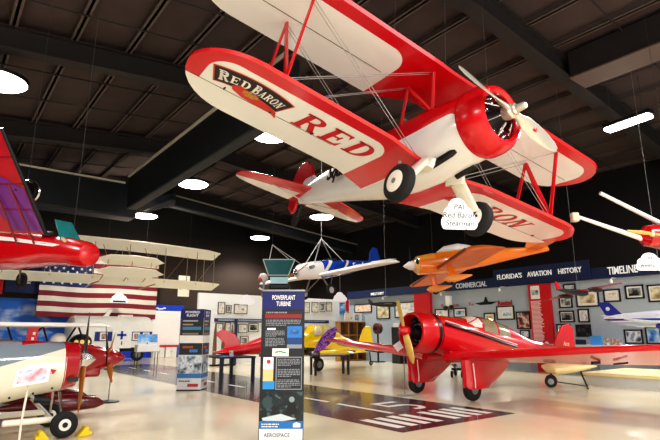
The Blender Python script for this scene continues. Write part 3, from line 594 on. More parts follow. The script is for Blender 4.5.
# wings with dihedral
for s in (1, -1):
    st = []
    for y, le, te, zl_, zt, t_ in ((.35, .35, -1.75, .93, .80, .26), (1.2, .22, -1.75, .98, .82, .25), (2.4, .14, -1.72, 1.08, .85, .22), (3.6, .06, -1.68, 1.18, .89, .19), (4.8, -.02, -1.6, 1.28, .94, .16), (5.6, -.1, -1.5, 1.34, .99, .13), (6.0, -.35, -1.3, 1.34, 1.05, .08), (6.15, -.65, -1.0, 1.31, 1.12, .03)):
        st.append(((le, s * y, zl_ - .04), (te, s * y, zt), t_))
    w = MB().wing(st, RED).build('wing', rp)
    mb = MB(); mb.span((-1.0, s * 3.5, .93), (-.7, s * 3.53, .985), DARKM); mb.tube([(-1.1, s * 3.75, .93), (-.75, s * 4.2, .99)], .02, DARKM, 6); mb.build('pitot_fitting', w)
    # fillet
    MB().strut((.2, s * .42, .98), (-2.3, s * .3, 1.0), .3, .28, RED, 12, chord=(0, 0, 1)).build('wing_fillet', rp)
    # trousers
    tr = MB(); prof = []
    for z, xf, xr, wd in ((.93, .32, -1.55, .17), (.7, .28, -1.30, .17), (.5, .27, -1.0, .165), (.36, .27, -.75, .16), (.27, .25, -.6, .145)):
        n = 20; ring = []
        for j in range(n):
            a = 2 * PI * j / n; c, q = math.cos(a), math.sin(a); xx = (xf + xr) / 2 + c * (xf - xr) / 2
            ww = wd * abs(q) ** .8 * (1.0 if c > 0 else (1 + c * .55)); ring.append(V((xx, s * .95 + math.copysign(ww, q), z)))
        prof.append(ring)
    tt = tr.loft(prof, RED).build('wheel_trouser', rp)
    for e in (-1, 1): MB().tube([(.10, s * .95 + e * .165, .86), (.06, s * .95 + e * .16, .45), (.06, s * .95 + e * .155, .3)], .013, WHITE, 6).build('trouser_stripe', tt)
    ty = MB().lathe([(-.07, .1), (-.09, .17), (-.065, .245), (0, .26), (.065, .245), (.09, .17), (.07, .1)], (.0, s * .95, .26), (0, 1, 0), RUBBER, 26).build('main_wheel', rp)
    MB().lathe([(-.095, .06), (-.09, .11), (.09, .11), (.095, .06)], (.0, s * .95, .26), (0, 1, 0), STEEL, 18).build('wheel_hub', ty)
    MB().wing([((-4.7, s * .05, 1.05), (-5.7, s * .05, 1.03), .07), ((-4.8, s * .8, 1.07), (-5.7, s * .8, 1.05), .06), ((-5.0, s * 1.25, 1.08), (-5.6, s * 1.25, 1.07), .03)], RED).build('tailplane', rp)
MB().prism([(-4.75, 0, 1.1), (-5.0, 0, 1.5), (-5.28, 0, 1.78), (-5.62, 0, 1.84), (-5.85, 0, 1.7), (-5.88, 0, 1.0), (-5.7, 0, .9), (-5.0, 0, 1.0)], (0, .07, 0), RED).build('tail_fin', rp, bevel=.025)
text('fin_script', 'Ace', rp, (-5.35, .045, 1.22), (-1, 0, 0), (0, 0, 1), .2, mat('f0d8a0', .4), depth=.01, slant=.3)
# canopy: windscreen, dark roof, side windows laid on the cabin skin
CS = [(-.38, 1.72, .40, .09, 2.2), (-.7, 1.68, .46, .22, 2.4), (-1.05, 1.63, .485, .37, 2.8), (-1.7, 1.57, .46, .36, 2.8), (-2.3, 1.48, .40, .30, 2.6), (-3.0, 1.33, .29, .2, 2.4), (-3.9, 1.16, .17, .08, 2)]
can = MB().fuse(CS, RED, 28).build('cabin', rp)
PGL = mat('dcdccf', .08, coat=1., vary=.15, scale=3); SGL = mat('8f8568', .08, coat=1., vary=.35, scale=5)
patch(CS, ((-.42, 150), (-1.0, 128), (-1.0, 52), (-.42, 30)), PGL, 'windscreen', can)
patch(CS, ((-1.02, 128), (-1.95, 122), (-1.95, 58), (-1.02, 52)), mat('25080c', .12, coat=1.), 'roof_panel', can)
for s in (-1, 1):
    f = (lambda a: a) if s > 0 else (lambda a: 180 - a)
    for q in (((-.62, 28), (-1.02, 48), (-1.04, 4), (-.78, 4)), ((-1.10, 48), (-1.62, 50), (-1.66, -8), (-1.12, -4)), ((-1.70, 50), (-2.2, 46), (-2.26, -4), (-1.74, -8))):
        patch(CS, tuple((x, f(a)) for x, a in q), PGL if q[0][0] > -1 else SGL, 'side_window', can)
# ================================================================== LEFT: CREAM RACER WITH RED COWL (axis along +X)
fp = thing('racer', 'cream and silver aircraft with red cowl at lower left, silver hub and wooden propeller', 'airplane', (0, 9.45, 0))
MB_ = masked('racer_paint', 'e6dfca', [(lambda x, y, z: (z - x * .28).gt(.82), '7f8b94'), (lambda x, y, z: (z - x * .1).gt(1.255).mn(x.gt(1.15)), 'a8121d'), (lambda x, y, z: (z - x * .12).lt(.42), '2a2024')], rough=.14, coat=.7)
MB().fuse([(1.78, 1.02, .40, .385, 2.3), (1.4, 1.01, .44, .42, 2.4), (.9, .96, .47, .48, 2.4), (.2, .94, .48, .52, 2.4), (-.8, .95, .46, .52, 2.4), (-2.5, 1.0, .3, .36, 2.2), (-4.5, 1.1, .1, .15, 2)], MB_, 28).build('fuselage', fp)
cwl = MB().fuse([(2.02, 1.05, .26, .30, 2.2), (1.98, 1.04, .33, .355, 2.2), (1.76, 1.02, .405, .395, 2.3)], mat('a8121d', .2, coat=.6), 28).build('cowling', fp)
MB().box((1.9, -.37, .83), (.16, .02, .07), BLACK).build('air_intake', cwl)
h = MB().lathe([(0, .15), (.06, .15), (.16, .09), (.24, .015)], (2.06, -.0, 1.12), (1, 0, 0), mat('dcdcdc', .12, metal=1.), 8).build('propeller_hub', fp, smooth=False)
RPROF = ((.06, .09, .06, 40), (.2, .115, .05, 34), (.4, .12, .035, 26), (.62, .09, .02, 20), (.78, .03, .01, 18))
part_label(MB().loft(blade_rings((2.12, 0, 1.12), (0, -.05, 1), (1, 0, 0), RPROF), mat('1c1410', .3, coat=.4)).build('propeller_blade', h), 'dark upper blade'); part_label(MB().loft(blade_rings((2.12, 0, 1.12), (0, .05, -1), (1, 0, 0), tuple((t * 1.1, c, a, b) for t, c, a, b in RPROF)), WOOD).build('propeller_blade', h), 'varnished wooden lower blade')
mb = MB(); e0 = (1.42, -.452, .93)
mb.prism([(1.15, -.455, .90), (1.28, -.452, .985), (1.5, -.445, 1.02), (1.64, -.43, .985), (1.6, -.43, .93), (1.4, -.452, .875), (1.2, -.46, .86)], (0, .02, 0), mat('b3202c', .4))
for k in range(4): mb.tube([(1.2 + .02 * k, -.47, .88 + .032 * k), (1.58 - .01 * k, -.458, .93 + .022 * k)], .006, WHITE, 5)
mb.build('wing_emblem', fp)
mb = MB()
for x, z in ((.75, .60), (1.05, .62), (1.35, .66), (1.6, .72)): mb.lathe([(0, .018), (.01, .018)], (x, -.455, z), (0, -1, 0), DARKM, 8)
mb.build('cowl_fastener', fp)
MB().wing([((.55, -.4, .62), (-1.2, -.4, .58), .2), ((.5, -.8, .64), (-1.15, -.8, .6), .17), ((.3, -.95, .65), (-.9, -.95, .62), .06)], CREAM).build('wing', fp)
MB().wing([((.55, .4, .62), (-1.2, .4, .58), .2), ((.5, .7, .64), (-1.15, .7, .6), .17), ((.3, .85, .65), (-.9, .85, .62), .06)], CREAM).build('wing', fp)
for s in (-1, 1):
    g = MB().tube([(1.35, s * .25, .62), (1.74, s * .50, .19)], .028, CHROME, 8).tube([(1.75, s * .25, .64), (1.78, s * .50, .22)], .022, CHROME, 8).tube([(1.4, s * .3, .55), (1.62, s * .35, .52)], .05, DARKM, 8).build('gear_leg', fp)
    part_label(MB().span((1.0, s * .44 - .05, .22), (1.7, s * .44 + .05, .31), CREAM).build('leg_fairing', g, bevel=.03), 'cream fairing')
    ty = MB().lathe([(-.06, .08), (-.075, .13), (-.05, .185), (0, .195), (.05, .185), (.075, .13), (.06, .08)], (1.8, s * .58, .195), (0, 1, 0), RUBBER, 26).build('main_wheel', fp); MB().lathe([(-.08, .03), (-.075, .085), (.075, .085), (.08, .03)], (1.8, s * .58, .195), (0, 1, 0), mat('e2e0d8', .35), 18).lathe([(-.085, .04), (.085, .04)], (1.8, s * .58, .195), (0, 1, 0), DARKM, 12).build('wheel_hub', ty)
CH = mat('e8c414', .5)
for x, l in ((1.55, 'yellow wheel chock left of the racer wheel'), (2.06, 'yellow wheel chock right of the racer wheel')):
    d = 1 if x < 1.8 else -1; t = thing('wheel_chock', l, 'wheel chock', (x, 8.87, 0), group='yellow chocks')
    MB().prism([(-.09 * d, 0, 0), (.08 * d, 0, 0), (.03 * d, 0, .06), (-.04 * d, 0, .15), (-.09 * d, 0, .13)], (0, .2, 0), CH).build('chock_body', t, bevel=.02)
    MB().tube([(-.1 * d, -.1, .05), (-.1 * d, .1, .05)], .03, CH, 8).build('grip', t)
# sign on a thin post in front of the racer
t = thing('sign_post', 'small tilted information card on a thin white post in front of the cream racer', 'sign', (1.04, 7.5, 0), (0, 0, -math.radians(30)))
MB().tube([(0, 0, 0), (.0, 0, .5), (.03, 0, .95)], .014, mat('d8d2c2', .5), 8).build('post', t); MB().lathe([(0, .16), (.015, .16), (.02, .03)], (0, 0, 0), (0, 0, 1), mat('b8b2a6', .5), 20).build('base_plate', t)
c = MB().box((.07, -.02, 1.03), (.40, .012, .25), WHITE, (math.radians(-35), math.radians(-9), 0)).build('card', t, smooth=False)
MB().box((.07, -.03, 1.035), (.33, .008, .17), picture(['d98d94', 'e9d6dc', '9fb2dc'], 7), (math.radians(-35), math.radians(-9), 0)).build('card_print', c, smooth=False)
# red aircraft with long pointed spinner, behind
sp = thing('racer', 'red nosed aircraft with a long pointed red spinner behind the cream racer', 'airplane', (0, 11.5, 0))
RD2 = mat('9c101c', .2, coat=.6)
MB().fuse([(2.95, 1.03, .2, .22, 2.1), (2.7, 1.0, .3, .32, 2.3), (2.1, .98, .38, .4, 2.4), (1.0, .98, .4, .42, 2.4), (-1, 1.0, .35, .4, 2.2), (-3, 1.1, .12, .2, 2)], RD2, 24).build('fuselage', sp)
MB().span((2.35, -.27, .68), (2.86, .27, .9), RD2).build('chin_scoop', sp, bevel=.06)
h = MB().lathe([(0, .2), (.08, .2), (.2, .165), (.32, .1), (.4, .02)], (2.98, 0, 1.03), (1, 0, 0), RD2, 22).build('spinner', sp)
part_label(MB().loft(blade_rings((3.04, 0, 1.03), (0, .55, .95), (1, 0, 0), RPROF), mat('1c1410', .3, coat=.4)).build('propeller_blade', h), 'dark upper blade')
for d in ((0, -.75, -.75), (0, -.5, .7)): part_label(MB().loft(blade_rings((3.04, 0, 1.03), d, (1, 0, 0), tuple((t * .82, c * 1.3, a, b) for t, c, a, b in RPROF)), WOOD).build('propeller_blade', h), 'varnished wooden blade')
for s in (-1, 1):
    MB().tube([(1.9, s * .3, .7), (1.95, s * .62, .3)], .04, RD2).build('gear_leg', sp)
    pt = MB().fuse([(2.86, .22, .02, .03, 2), (2.7, .25, .1, .12, 2), (2.2, .27, .13, .16, 2), (1.6, .26, .09, .12, 2), (1.1, .25, .02, .03, 2)], mat('5f0b14', .25, coat=.5), 16).build('wheel_pant', sp); pt.location = (0, s * .65, 0)
    w = MB().lathe([(-.05, .05), (-.06, .1), (0, .14), (.06, .1), (.05, .05)], (2.15, s * .65, .14), (0, 1, 0), RUBBER, 18).build('main_wheel', sp)
    MB().wing([((1.6, s * .35, .8), (.2, s * .35, .76), .16), ((1.4, s * .85, .85), (.3, s * .85, .83), .1)], RD2).build('wing', sp)
MB().wing([((-2.2, -1, 1.15), (-2.9, -1, 1.14), .05), ((-2.1, 1, 1.15), (-2.9, 1, 1.14), .05)], RD2).build('tailplane', sp)
# stanchion
t = thing('sign_stanchion', 'thin stanchion with round dark base on the floor below the red spinner', 'stand', (3.46, 12.73, 0))
MB().lathe([(0, .24), (.02, .24), (.05, .05)], (0, 0, 0), (0, 0, 1), DARKM, 24).build('base_plate', t); MB().tube([(0, 0, .03), (0, 0, 1.05)], .014, STEEL, 8).build('pole', t); MB().box((0, 0, 1.1), (.3, .02, .2), WHITE, (-.5, 0, 0)).build('card', t)
# parasol ultralight behind
pa = thing('parasol_ultralight', 'light aircraft with long thin white wing and dark V struts behind the cream racer', 'airplane', (0, 14, 0))
PW = mat('e9e6dc', .5)
MB().wing([((-4, -.9, 1.68), (-4, .7, 1.72), .1), ((3.3, -.9, 1.68), (3.3, .7, 1.72), .1), ((3.55, -.6, 1.69), (3.55, .4, 1.71), .04)], PW, up=(0, 0, 1)).build('wing', pa)
for xa, xb in ((1.35, 1.6), (2.05, 1.6), (2.05, 2.3), (2.75, 2.5), (2.8, 3.1), (.9, 1.3)): MB().tube([(xa, -.6, 1.7), (xb, -.35, 1.12)], .022, DARKM, 6).build('wing_strut', pa)
MB().fuse([(3.2, .95, .05, .1, 2), (2.6, .95, .3, .25, 2.4), (1.2, 1.0, .38, .33, 2.4), (-.8, 1.05, .2, .2, 2), (-3.4, 1.1, .05, .08, 2)], mat('20262a', .4, coat=.3), 20).build('fuselage', pa)
MB().fuse([(1.75, 1.32, .02, .03, 2), (1.5, 1.3, .2, .12, 2), (1.1, 1.3, .24, .14, 2), (.7, 1.25, .1, .05, 2)], GLASS, 16).build('windshield', pa)
part_label(MB().ball((2.45, -.36, 1.38), (.19, .16, .17), PW).tube([(2.45, -.36, 1.2), (2.5, -.36, 1.05)], .13, PW).build('fuel_tank', pa), 'rounded white tank')
e = MB().ball((2.95, -.3, 1.33), (.26, .22, .2), BLACK).build('engine', pa); mb = MB()
for k in range(3): mb.lathe([(0, .05), (.02, .05)], (2.8 + .13 * k, -.53, 1.34), (0, -1, 0), mat('d7b46a', .3, metal=.6), 10)
mb.build('engine_cover', e)
for s in (-1, 1):
    MB().tube([(1.8, 0, .9), (1.8, s * .7, .25)], .03, DARKM).build('gear_leg', pa); MB().lathe([(-.06, .12), (-.06, .2), (0, .25), (.06, .2), (.06, .12)], (1.8, s * .72, .25), (0, 1, 0), RUBBER, 20).build('main_wheel', pa)
tl = MB().lathe([(-.05, .05), (0, .1), (.05, .05)], (-3.2, 0, .1), (0, 1, 0), RUBBER, 14).tube([(-3.2, 0, .1), (-3.2, 0, 1.1)], .02, DARKM).build('tailwheel', pa)
t = thing('rudder_panel', 'red upright panel with white letters standing beside the white winged ultralight', 'panel', (1.66, 12.8, 0))
MB().prism([(-.13, 0, 0), (.1, 0, 0), (.22, 0, 1.68), (.02, 0, 1.68)], (0, .05, 0), RED).build('panel_skin', t)
for k in range(5): MB().box((.06 + .02 * k, -.03, 1.1 + .11 * k), (.05, .01, .06), WHITE).build('painted_mark', t)
# ================================================================== HANGING AIRCRAFT
def cable(a, b, label, r=.008, m=None): return tag(MB().tube([a, b], r, m or WIRE, 5).build('hanging_cable'), label, 'cable')
def loc_of(o): return Matrix.LocRotScale(o.location, o.rotation_euler, None)
def wheel(mb_parent, c, r, w, name='main_wheel', hubm=STEEL, ax=(0, 1, 0)):
    ty = MB().lathe([(-w * .4, r * .5), (-w * .5, r * .75), (-w * .35, r * .95), (0, r), (w * .35, r * .95), (w * .5, r * .75), (w * .4, r * .5)], c, ax, RUBBER, 22).build(name, mb_parent)
    MB().lathe([(-w * .52, r * .2), (-w * .5, r * .5), (w * .5, r * .5), (w * .52, r * .2)], c, ax, hubm, 16).build('wheel_hub', ty); return ty
# blue and white monoplane
fv = thing('monoplane', 'small blue and white monoplane hanging by cables in the middle, white wings', 'airplane', (10.66, 14.2, 3.72), tuple(math.radians(a) for a in (2.4, 8.0, -172)))
fm = masked('flivver_paint', '1746b0', [(lambda x, y, z: x.gt(.12), 'eceae4'), (lambda x, y, z: (x * .9 + z).abs().lt(.08), 'eceae4'), (lambda x, y, z: (x * .9 + z + .9).abs().lt(.06), 'eceae4')])
MB().fuse([(1.15, -.02, .14, .15, 2.2), (1.0, 0, .26, .26, 2.3), (.5, .02, .32, .31, 2.6), (-.3, .03, .33, .33, 2.8), (-1.3, .05, .27, .27, 2.6), (-2.4, .09, .15, .17, 2.4), (-3.3, .13, .06, .09, 2)], fm, 22).build('fuselage', fv)
e = MB().lathe([(0, .1), (.06, .11), (.14, .03)], (1.15, 0, 0), (1, 0, 0), CHROME, 14).build('propeller_hub', fv); MB().loft(blade_rings((1.2, 0, 0), (0, .95, .3), (1, 0, 0), ((.05, .08, .05, 40), (.3, .1, .03, 28), (.68, .04, .012, 18))), WOOD).build('propeller_blade', e); MB().loft(blade_rings((1.2, 0, 0), (0, -.95, -.3), (1, 0, 0), ((.05, .08, .05, 40), (.3, .1, .03, 28), (.68, .04, .012, 18))), WOOD).build('propeller_blade', e)
for s in (-1, 1):
    MB().tube([(.75, s * .2, .1), (.75, s * .46, .12)], .06, STEEL, 10).build('engine_cylinder', fv)
    MB().wing(planform(.25, 3.3, .42, -.55, -.1, .45, lambda y: -.22 + .02 * y, .13, side=s), WHITE).build('wing', fv)
    MB().tube([(.25, s * .28, -.2), (.28, s * .62, -.72)], .03, STEEL).tube([(-.3, s * .28, -.2), (.28, s * .62, -.72)], .02, STEEL).build('gear_leg', fv); wheel(fv, (.28, s * .66, -.74), .22, .09, hubm=mat('b9bcc0', .4))
    MB().wing([((-2.75, s * .05, .16), (-3.45, s * .05, .16), .05), ((-2.95, s * .8, .16), (-3.4, s * .8, .16), .04), ((-3.1, s * .95, .16), (-3.35, s * .95, .16), .02)], WHITE).build('tailplane', fv)
MB().prism([(-2.75, 0, .2), (-2.95, 0, .6), (-3.15, 0, .78), (-3.38, 0, .72), (-3.5, 0, .3), (-3.48, 0, .02), (-3.25, 0, .05)], (0, .06, 0), BLUE).build('fin_and_rudder', fv, bevel=.02)
MB().lathe([(0, .24), (.04, .26), (.08, .22)], (-.55, 0, .32), (0, 0, 1), BLACK, 16).build('cockpit_rim', fv)
text('script_logo', 'Ford', fv, (-1.75, .25, .06), (-1, 0, 0), (0, 0, 1), .32, mat('f2f2ee', .4), bold=.01, depth=.03, slant=.3)
M_ = loc_of(fv); ap = M_ @ V((-.25, 0, 1.15))
for q in ((.5, .25, .25), (.5, -.25, .25), (-1.0, .25, .25), (-1.0, -.25, .25)): MB().tube([q, (-.25, 0, 1.15)], .02, WIRE, 5).build('lifting_strap', fv)
cable(ap, (ap.x, ap.y, zc(ap.x) - .2), 'single pale cable holding the small blue monoplane', .01)
# orange low-wing aircraft
og = thing('monoplane', 'orange low-wing aircraft with white spinner hanging under the far lower wing', 'airplane', (13.42, 10.93, 3.80), tuple(math.radians(a) for a in (5.6, 7.1, 149.5)))
om = masked('orange_paint', 'ee8018', [(lambda x, y, z: z.gt(.2).mn(x.gt(.35)), 'f3a13a'), (lambda x, y, z: x.gt(.92), 'e9c27a')])
MB().fuse([(1.05, .08, .2, .2, 2.1), (.9, .08, .34, .32, 2.3), (.2, .08, .38, .36, 2.5), (-.6, .1, .36, .37, 2.5), (-1.6, .12, .28, .3, 2.4), (-2.8, .14, .16, .18, 2.2), (-3.9, .16, .05, .08, 2)], om, 22).build('fuselage', og)
h = MB().lathe([(-.05, .17), (.1, .14), (.22, .07), (.3, .01)], (1.1, .0, .1), (1, 0, 0), WHITE, 18).build('spinner', og)
for d in ((0, .35, .9), (0, -.35, -.9)): MB().loft(blade_rings((1.14, 0, .1), d, (1, 0, 0), ((.05, .08, .05, 40), (.3, .1, .03, 28), (.62, .04, .012, 18))), DARKM).build('propeller_blade', h)
mb = MB()
for s in (-1, 1): mb.ball((.92, s * .2, .14), (.1, .12, .14), BLACK, 10, 7)
mb.build('air_intake', og)
MB().fuse([(.2, .42, .02, .02, 2), (-.1, .5, .22, .13, 2.2), (-.6, .52, .24, .17, 2.2), (-1.0, .48, .18, .12, 2), (-1.4, .4, .03, .04, 2)], mat('e9e6de', .12, coat=.8), 18).build('canopy', og)
ow = mat('d96d14', .4, vary=.2, scale=3)
for s in (-1, 1):
    w = MB().wing(planform(.3, 2.85 if s > 0 else 3.3, .35, -.95, -.3, .25, lambda y: -.2 + (.02 if s < 0 else .0) * y, .16, side=s), ow).build('wing', og)
    MB().box((.33, s * 1.55, -.14), (.06, 2.4, .07), mat('7a3a12', .4)).build('leading_edge_strip', w)
    g = MB().strut((.15, s * .85, -.22), (.1, s * .92, -.6), .22, .08, ORANGE).build('gear_leg', og)
    pt = MB().fuse([(.42, 0, .02, .03, 2), (.32, 0, .09, .1, 2.2), (.1, 0, .11, .13, 2.3), (-.2, .02, .08, .09, 2), (-.52, .04, .02, .02, 2)], mat('f0a04a', .35, coat=.4), 16).build('wheel_pant', og); pt.location = (0, s * .92, -.64)
    wheel(og, (.12, s * .92, -.72), .12, .07)
    MB().wing([((-3.0, s * .05, .2), (-3.75, s * .05, .2), .05), ((-3.2, s * 1.0, .22), (-3.7, s * 1.0, .22), .03)], ORANGE).build('tailplane', og)
MB().prism([(-3.0, 0, .2), (-3.4, 0, .85), (-3.8, 0, .9), (-3.95, 0, .1)], (0, .06, 0), ORANGE).build('fin_and_rudder', og, bevel=.02)
M_ = loc_of(og)
for x, l in ((.3, 'left thin cable above the orange aircraft nose'), (-.9, 'right thin cable above the orange aircraft cabin')): p = M_ @ V((x, 0, .45)); cable(p, (p.x, p.y, zc(p.x) - .2), l, .004, DKWIRE)
# red ultralight, upper left
n0 = at_d(90, 254.5, 8.9)
ul = thing('ultralight', 'red hanging ultralight with teal windshield and white side stripe at the left edge', 'airplane', tuple(n0), (0, math.radians(6), math.radians(-68)))
MB().fuse([(.03, 0, .12, .12, 2), (-.01, 0, .20, .20, 2.1), (-.1, .0, .23, .23, 2.1), (-.5, .03, .25, .25, 2.2), (-1.0, .06, .28, .28, 2.3), (-2.0, .02, .30, .36, 2.4), (-3.2, -.02, .28, .40, 2.4), (-5, 0, .12, .2, 2)], RED, 22).build('fuselage', ul)
mb = MB()
for s in (-1, 1): mb.prism([(-.55, s * .245, .13), (-.75, s * .26, .15), (-2.0, s * .315, .23), (-3.2, s * .29, .29), (-3.2, s * .295, .20), (-2.0, s * .318, .16), (-.75, s * .265, .09)], (0, .02, 0), WHITE)
mb.build('side_stripe', ul)
c = MB().lathe([(0, .24), (.05, .27), (.09, .22)], (-1.15, 0, .30), (0, 0, 1), BLACK, 18).build('cockpit_rim', ul)
MB().prism([(-.62, -.22, .22), (-.62, .22, .22), (-1.0, .17, .62), (-1.0, -.17, .62)], (.014, 0, 0), mat('2d8f92', .1, coat=.8, vary=.2)).build('windshield', ul, smooth=False)
mb = MB()
for k in range(6): mb.ball((-.5 - .045 * k, -.2 + .01 * k, .21 + .012 * k), .035, mat('cdbb90', .6), 7, 5)
mb.build('cockpit_padding', ul)
PUR = mat('7d2e8e', .35, vary=.35, scale=3); SKR = mat('c2152a', .3, vary=.35, scale=2.2, coat=.3)
# steeply raised near wing: root beside the cockpit, tip up towards the camera (local -y, +z)
a0, a1 = V((-.95, -.3, .30)), V((-.85, -1.45, 1.95)); b0, b1 = V((-2.7, -.3, .36)), V((-2.7, -1.5, 2.05)); upv = (a1 - a0).cross(b0 - a0).normalized()
if upv.z < 0: upv = -upv
wg = MB().wing([(a0, b0, .1), (a0.lerp(a1, .5), b0.lerp(b1, .5), .1), (a1, b1, .08)], SKR, up=upv).build('wing', ul)
inn = MB(); q = lambda u, v: (a0.lerp(a1, u)).lerp(b0.lerp(b1, u), v) - upv * .008
inn.add([q(.03, .04), q(.45, .05), q(.62, .5), q(.2, .75), q(.03, .6)], [(0, 1, 2, 3, 4)], PUR); part_label(inn.build('wing_fabric', wg, smooth=False), 'purple fabric patch on the wing underside')
MB().tube([a0, a1], .035, DARKM, 8).build('leading_edge_tube', wg)
for u in (.25, .5, .75): MB().tube([q(u, .03), q(u, .97)], .014, DKRED, 6).build('wing_rib', wg)
mb = MB(); mb.tube([(-1.3, -.28, .1), q(.5, .3)], .02, DKRED, 6); mb.tube([(-1.9, -.28, .1), q(.55, .6)], .02, DKRED, 6); mb.build('wing_strut', ul)
ep = at_d(29, 192, 9.0); iv = loc_of(ul).inverted(); el = iv @ ep
e = MB().lathe([(-.08, .16), (0, .2), (.1, .16)], el, (.5, -.87, 0), DARKM, 18).build('engine', ul)
MB().lathe([(.0, .215), (.03, .235), (.06, .215), (.03, .2), (0, .215)], el, (.5, -.87, 0), CHROME, 26, cap=False).build('engine_ring', e)
MB().tube([el, q(.45, .2)], .03, DARKM).build('engine_mount', ul)
for s in (-1, 1): MB().tube([(-2.6, s * .2, -.2), (-2.75, s * .35, -.55)], .025, STEEL).build('gear_leg', ul); wheel(ul, (-2.75, s * .38, -.58), .17, .1)
for x, l in ((-.6, 'thin wire above the red ultralight nose'), (-2.4, 'thin wire above the red ultralight cockpit')): p = loc_of(ul) @ V((x, 0, .3)); cable(p, (p.x, p.y, zc(p.x) - .2), l, .004, DKWIRE)
# red aircraft with white booms, right edge
R_ = at_d(654, 236, 12); bo = thing('boom_ultralight', 'red aircraft with two long white booms and a wooden propeller at the right edge', 'airplane', tuple(R_), (0, 0, -math.radians(38)))
Lc = lambda px, py, d: loc_of(bo).inverted() @ at_d(px, py, d)
MB().fuse([(-.36, 0, .1, .12, 2), (-.2, .0, .28, .26, 2.2), (.4, .0, .34, .3, 2.4), (1.4, .0, .34, .3, 2.4), (2.4, .0, .1, .12, 2)], RED, 20).build('nose_pod', bo)
part_label(MB().fuse([(-.3, -.18, .06, .06, 2), (.2, -.24, .2, .1, 2.2), (1.4, -.26, .24, .1, 2.2)], DKRED, 16).build('pod_belly', bo), 'dark red belly')
h = MB().lathe([(0, .06), (.05, .06), (.08, .03)], (-.25, -.3, -.02), (0, -1, 0), mat('e8d9b0', .3), 12).build('propeller_hub', bo)
for d in ((-1, 0, .12), (1, 0, -.12)): MB().loft(blade_rings((-.25, -.37, -.02), d, (0, -1, 0), ((.04, .08, .05, 40), (.3, .1, .03, 30), (.62, .05, .012, 20))), PALEWOOD).build('propeller_blade', h)
WB = mat('eeeeea', .35, coat=.4)
a, b = Lc(577, 216.5, 11.6), Lc(646, 240, 12); bm_ = MB().tube([a, b], [.04, .065], WB, 12).build('boom', bo); MB().box(a + V((-.06, 0, -.02)), (.17, .16, .22), mat('d9cfb4', .5)).build('end_bracket', bm_, bevel=.03)
a, b = Lc(600, 193, 12.0), Lc(672, 229, 12.3); MB().tube([a, b], [.045, .06], WB, 12).build('boom', bo)
p = loc_of(bo) @ V((.6, 0, .25)); cable(p, (p.x, p.y, zc(p.x) - .2), 'thin cable above the red aircraft with white booms', .004, DKWIRE)
# teal glass cabin frame behind the tall banner
tg = thing('trike_cabin', 'hanging dark trike with a teal trapezoid windshield above the powerplant banner', 'aircraft', tuple(at_d(279, 276, 15)), (0, 0, -math.radians(38)))
TEAL = mat('2d6468', .12, coat=.8, vary=.3, scale=2.)
fr = [(-.49, 0, .50), (.47, 0, .50), (.29, -.05, .02), (-.31, -.05, .02)]
MB().prism([V(p) for p in fr], (0, .012, 0), TEAL).build('windshield', tg, smooth=False)
mb = MB()
for i_ in range(4): mb.tube([fr[i_], fr[(i_ + 1) % 4]], .018, mat('a9bdbd', .4), 6)
mb.build('windshield_frame', tg); part_label(MB().prism([(-.26, -.08, -.04), (.30, -.08, -.04), (.27, -.12, -.24), (-.23, -.12, -.24)], (0, .02, 0), mat('b4dde6', .2, coat=.5)).build('instrument_hood', tg), 'pale blue hood')
MB().box((.02, .1, -.32), (.6, .5, .18), BLACK).build('seat_tub', tg, bevel=.05)
hp = MB().ball((-.48, .1, -.05), (.15, .15, .15), mat('cfc3bd', .4)).build('engine_cover', tg); MB().ball((-.55, .02, -.1), (.09, .08, .07), mat('a9534d', .4), 9, 7).build('engine_cap', hp)
MB().tube([(-.45, .1, -.15), (-.5, .1, -.6), (-.3, .1, -.75)], .035, STEEL, 7).tube([(-.6, .1, -.35), (-.3, .1, -.5)], .03, CREAM, 7).build('engine_frame', tg)
ap = V((-.22, 0, .95)); mb = MB()
for q_ in ((-.3, 0, .5), (.3, 0, .5), (.9, .1, .2)): mb.tube([ap, q_], .012, WIRE, 5)
mb.build('lifting_strap', tg); p = loc_of(tg) @ ap; cable(p, (p.x, p.y, zc(p.x) - .2), 'thin cable above the teal windshield trike', .005, DKWIRE)
# white biplane replica (early flyer) at the far left
wf = thing('flyer_replica', 'large cream early biplane replica with twin front elevators hanging before the flag', 'airplane', (7.9, 29, 4.2))
FL = mat('f6efdb', .6, vary=.05, emit=.14)  # fabric glows slightly by itself, added to brighten the wings
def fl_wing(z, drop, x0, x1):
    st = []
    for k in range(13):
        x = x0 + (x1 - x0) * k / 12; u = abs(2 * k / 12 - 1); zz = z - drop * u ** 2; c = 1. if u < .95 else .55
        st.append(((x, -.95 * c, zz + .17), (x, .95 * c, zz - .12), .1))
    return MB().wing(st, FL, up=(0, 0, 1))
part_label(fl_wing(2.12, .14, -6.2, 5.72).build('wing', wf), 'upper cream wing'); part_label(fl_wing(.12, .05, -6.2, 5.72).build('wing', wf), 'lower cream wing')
for x in (-5.6, -3.6, -1.6, .2, 2.2, 4.1, 5.2):
    for y in (-.75, .7): MB().tube([(x, y, .15), (x, y, 2.12 - .12 * (x / 6) ** 2)], .02, mat('a89a7c', .5), 6).build('wing_strut', wf)
    if x < 5: MB().tube([(x, -.75, .15), (x + 1.4, -.75, 2.05)], .006, WIRE, 4).build('bracing_wire', wf)
for z, l in ((1.05, 'upper front elevator'), (.43, 'lower front elevator')):
    part_label(MB().wing([((-1.75, -2.05, z), (-1.75, -2.0, z), .02), ((-1.2, -2.4, z + .17), (-1.2, -1.65, z - .2), .08), ((.0, -2.5, z + .2), (.0, -1.6, z - .22), .09), ((1.1, -2.4, z + .17), (1.1, -1.65, z - .2), .08), ((1.7, -2.05, z), (1.7, -2.0, z), .02)], FL).build('elevator', wf), l)
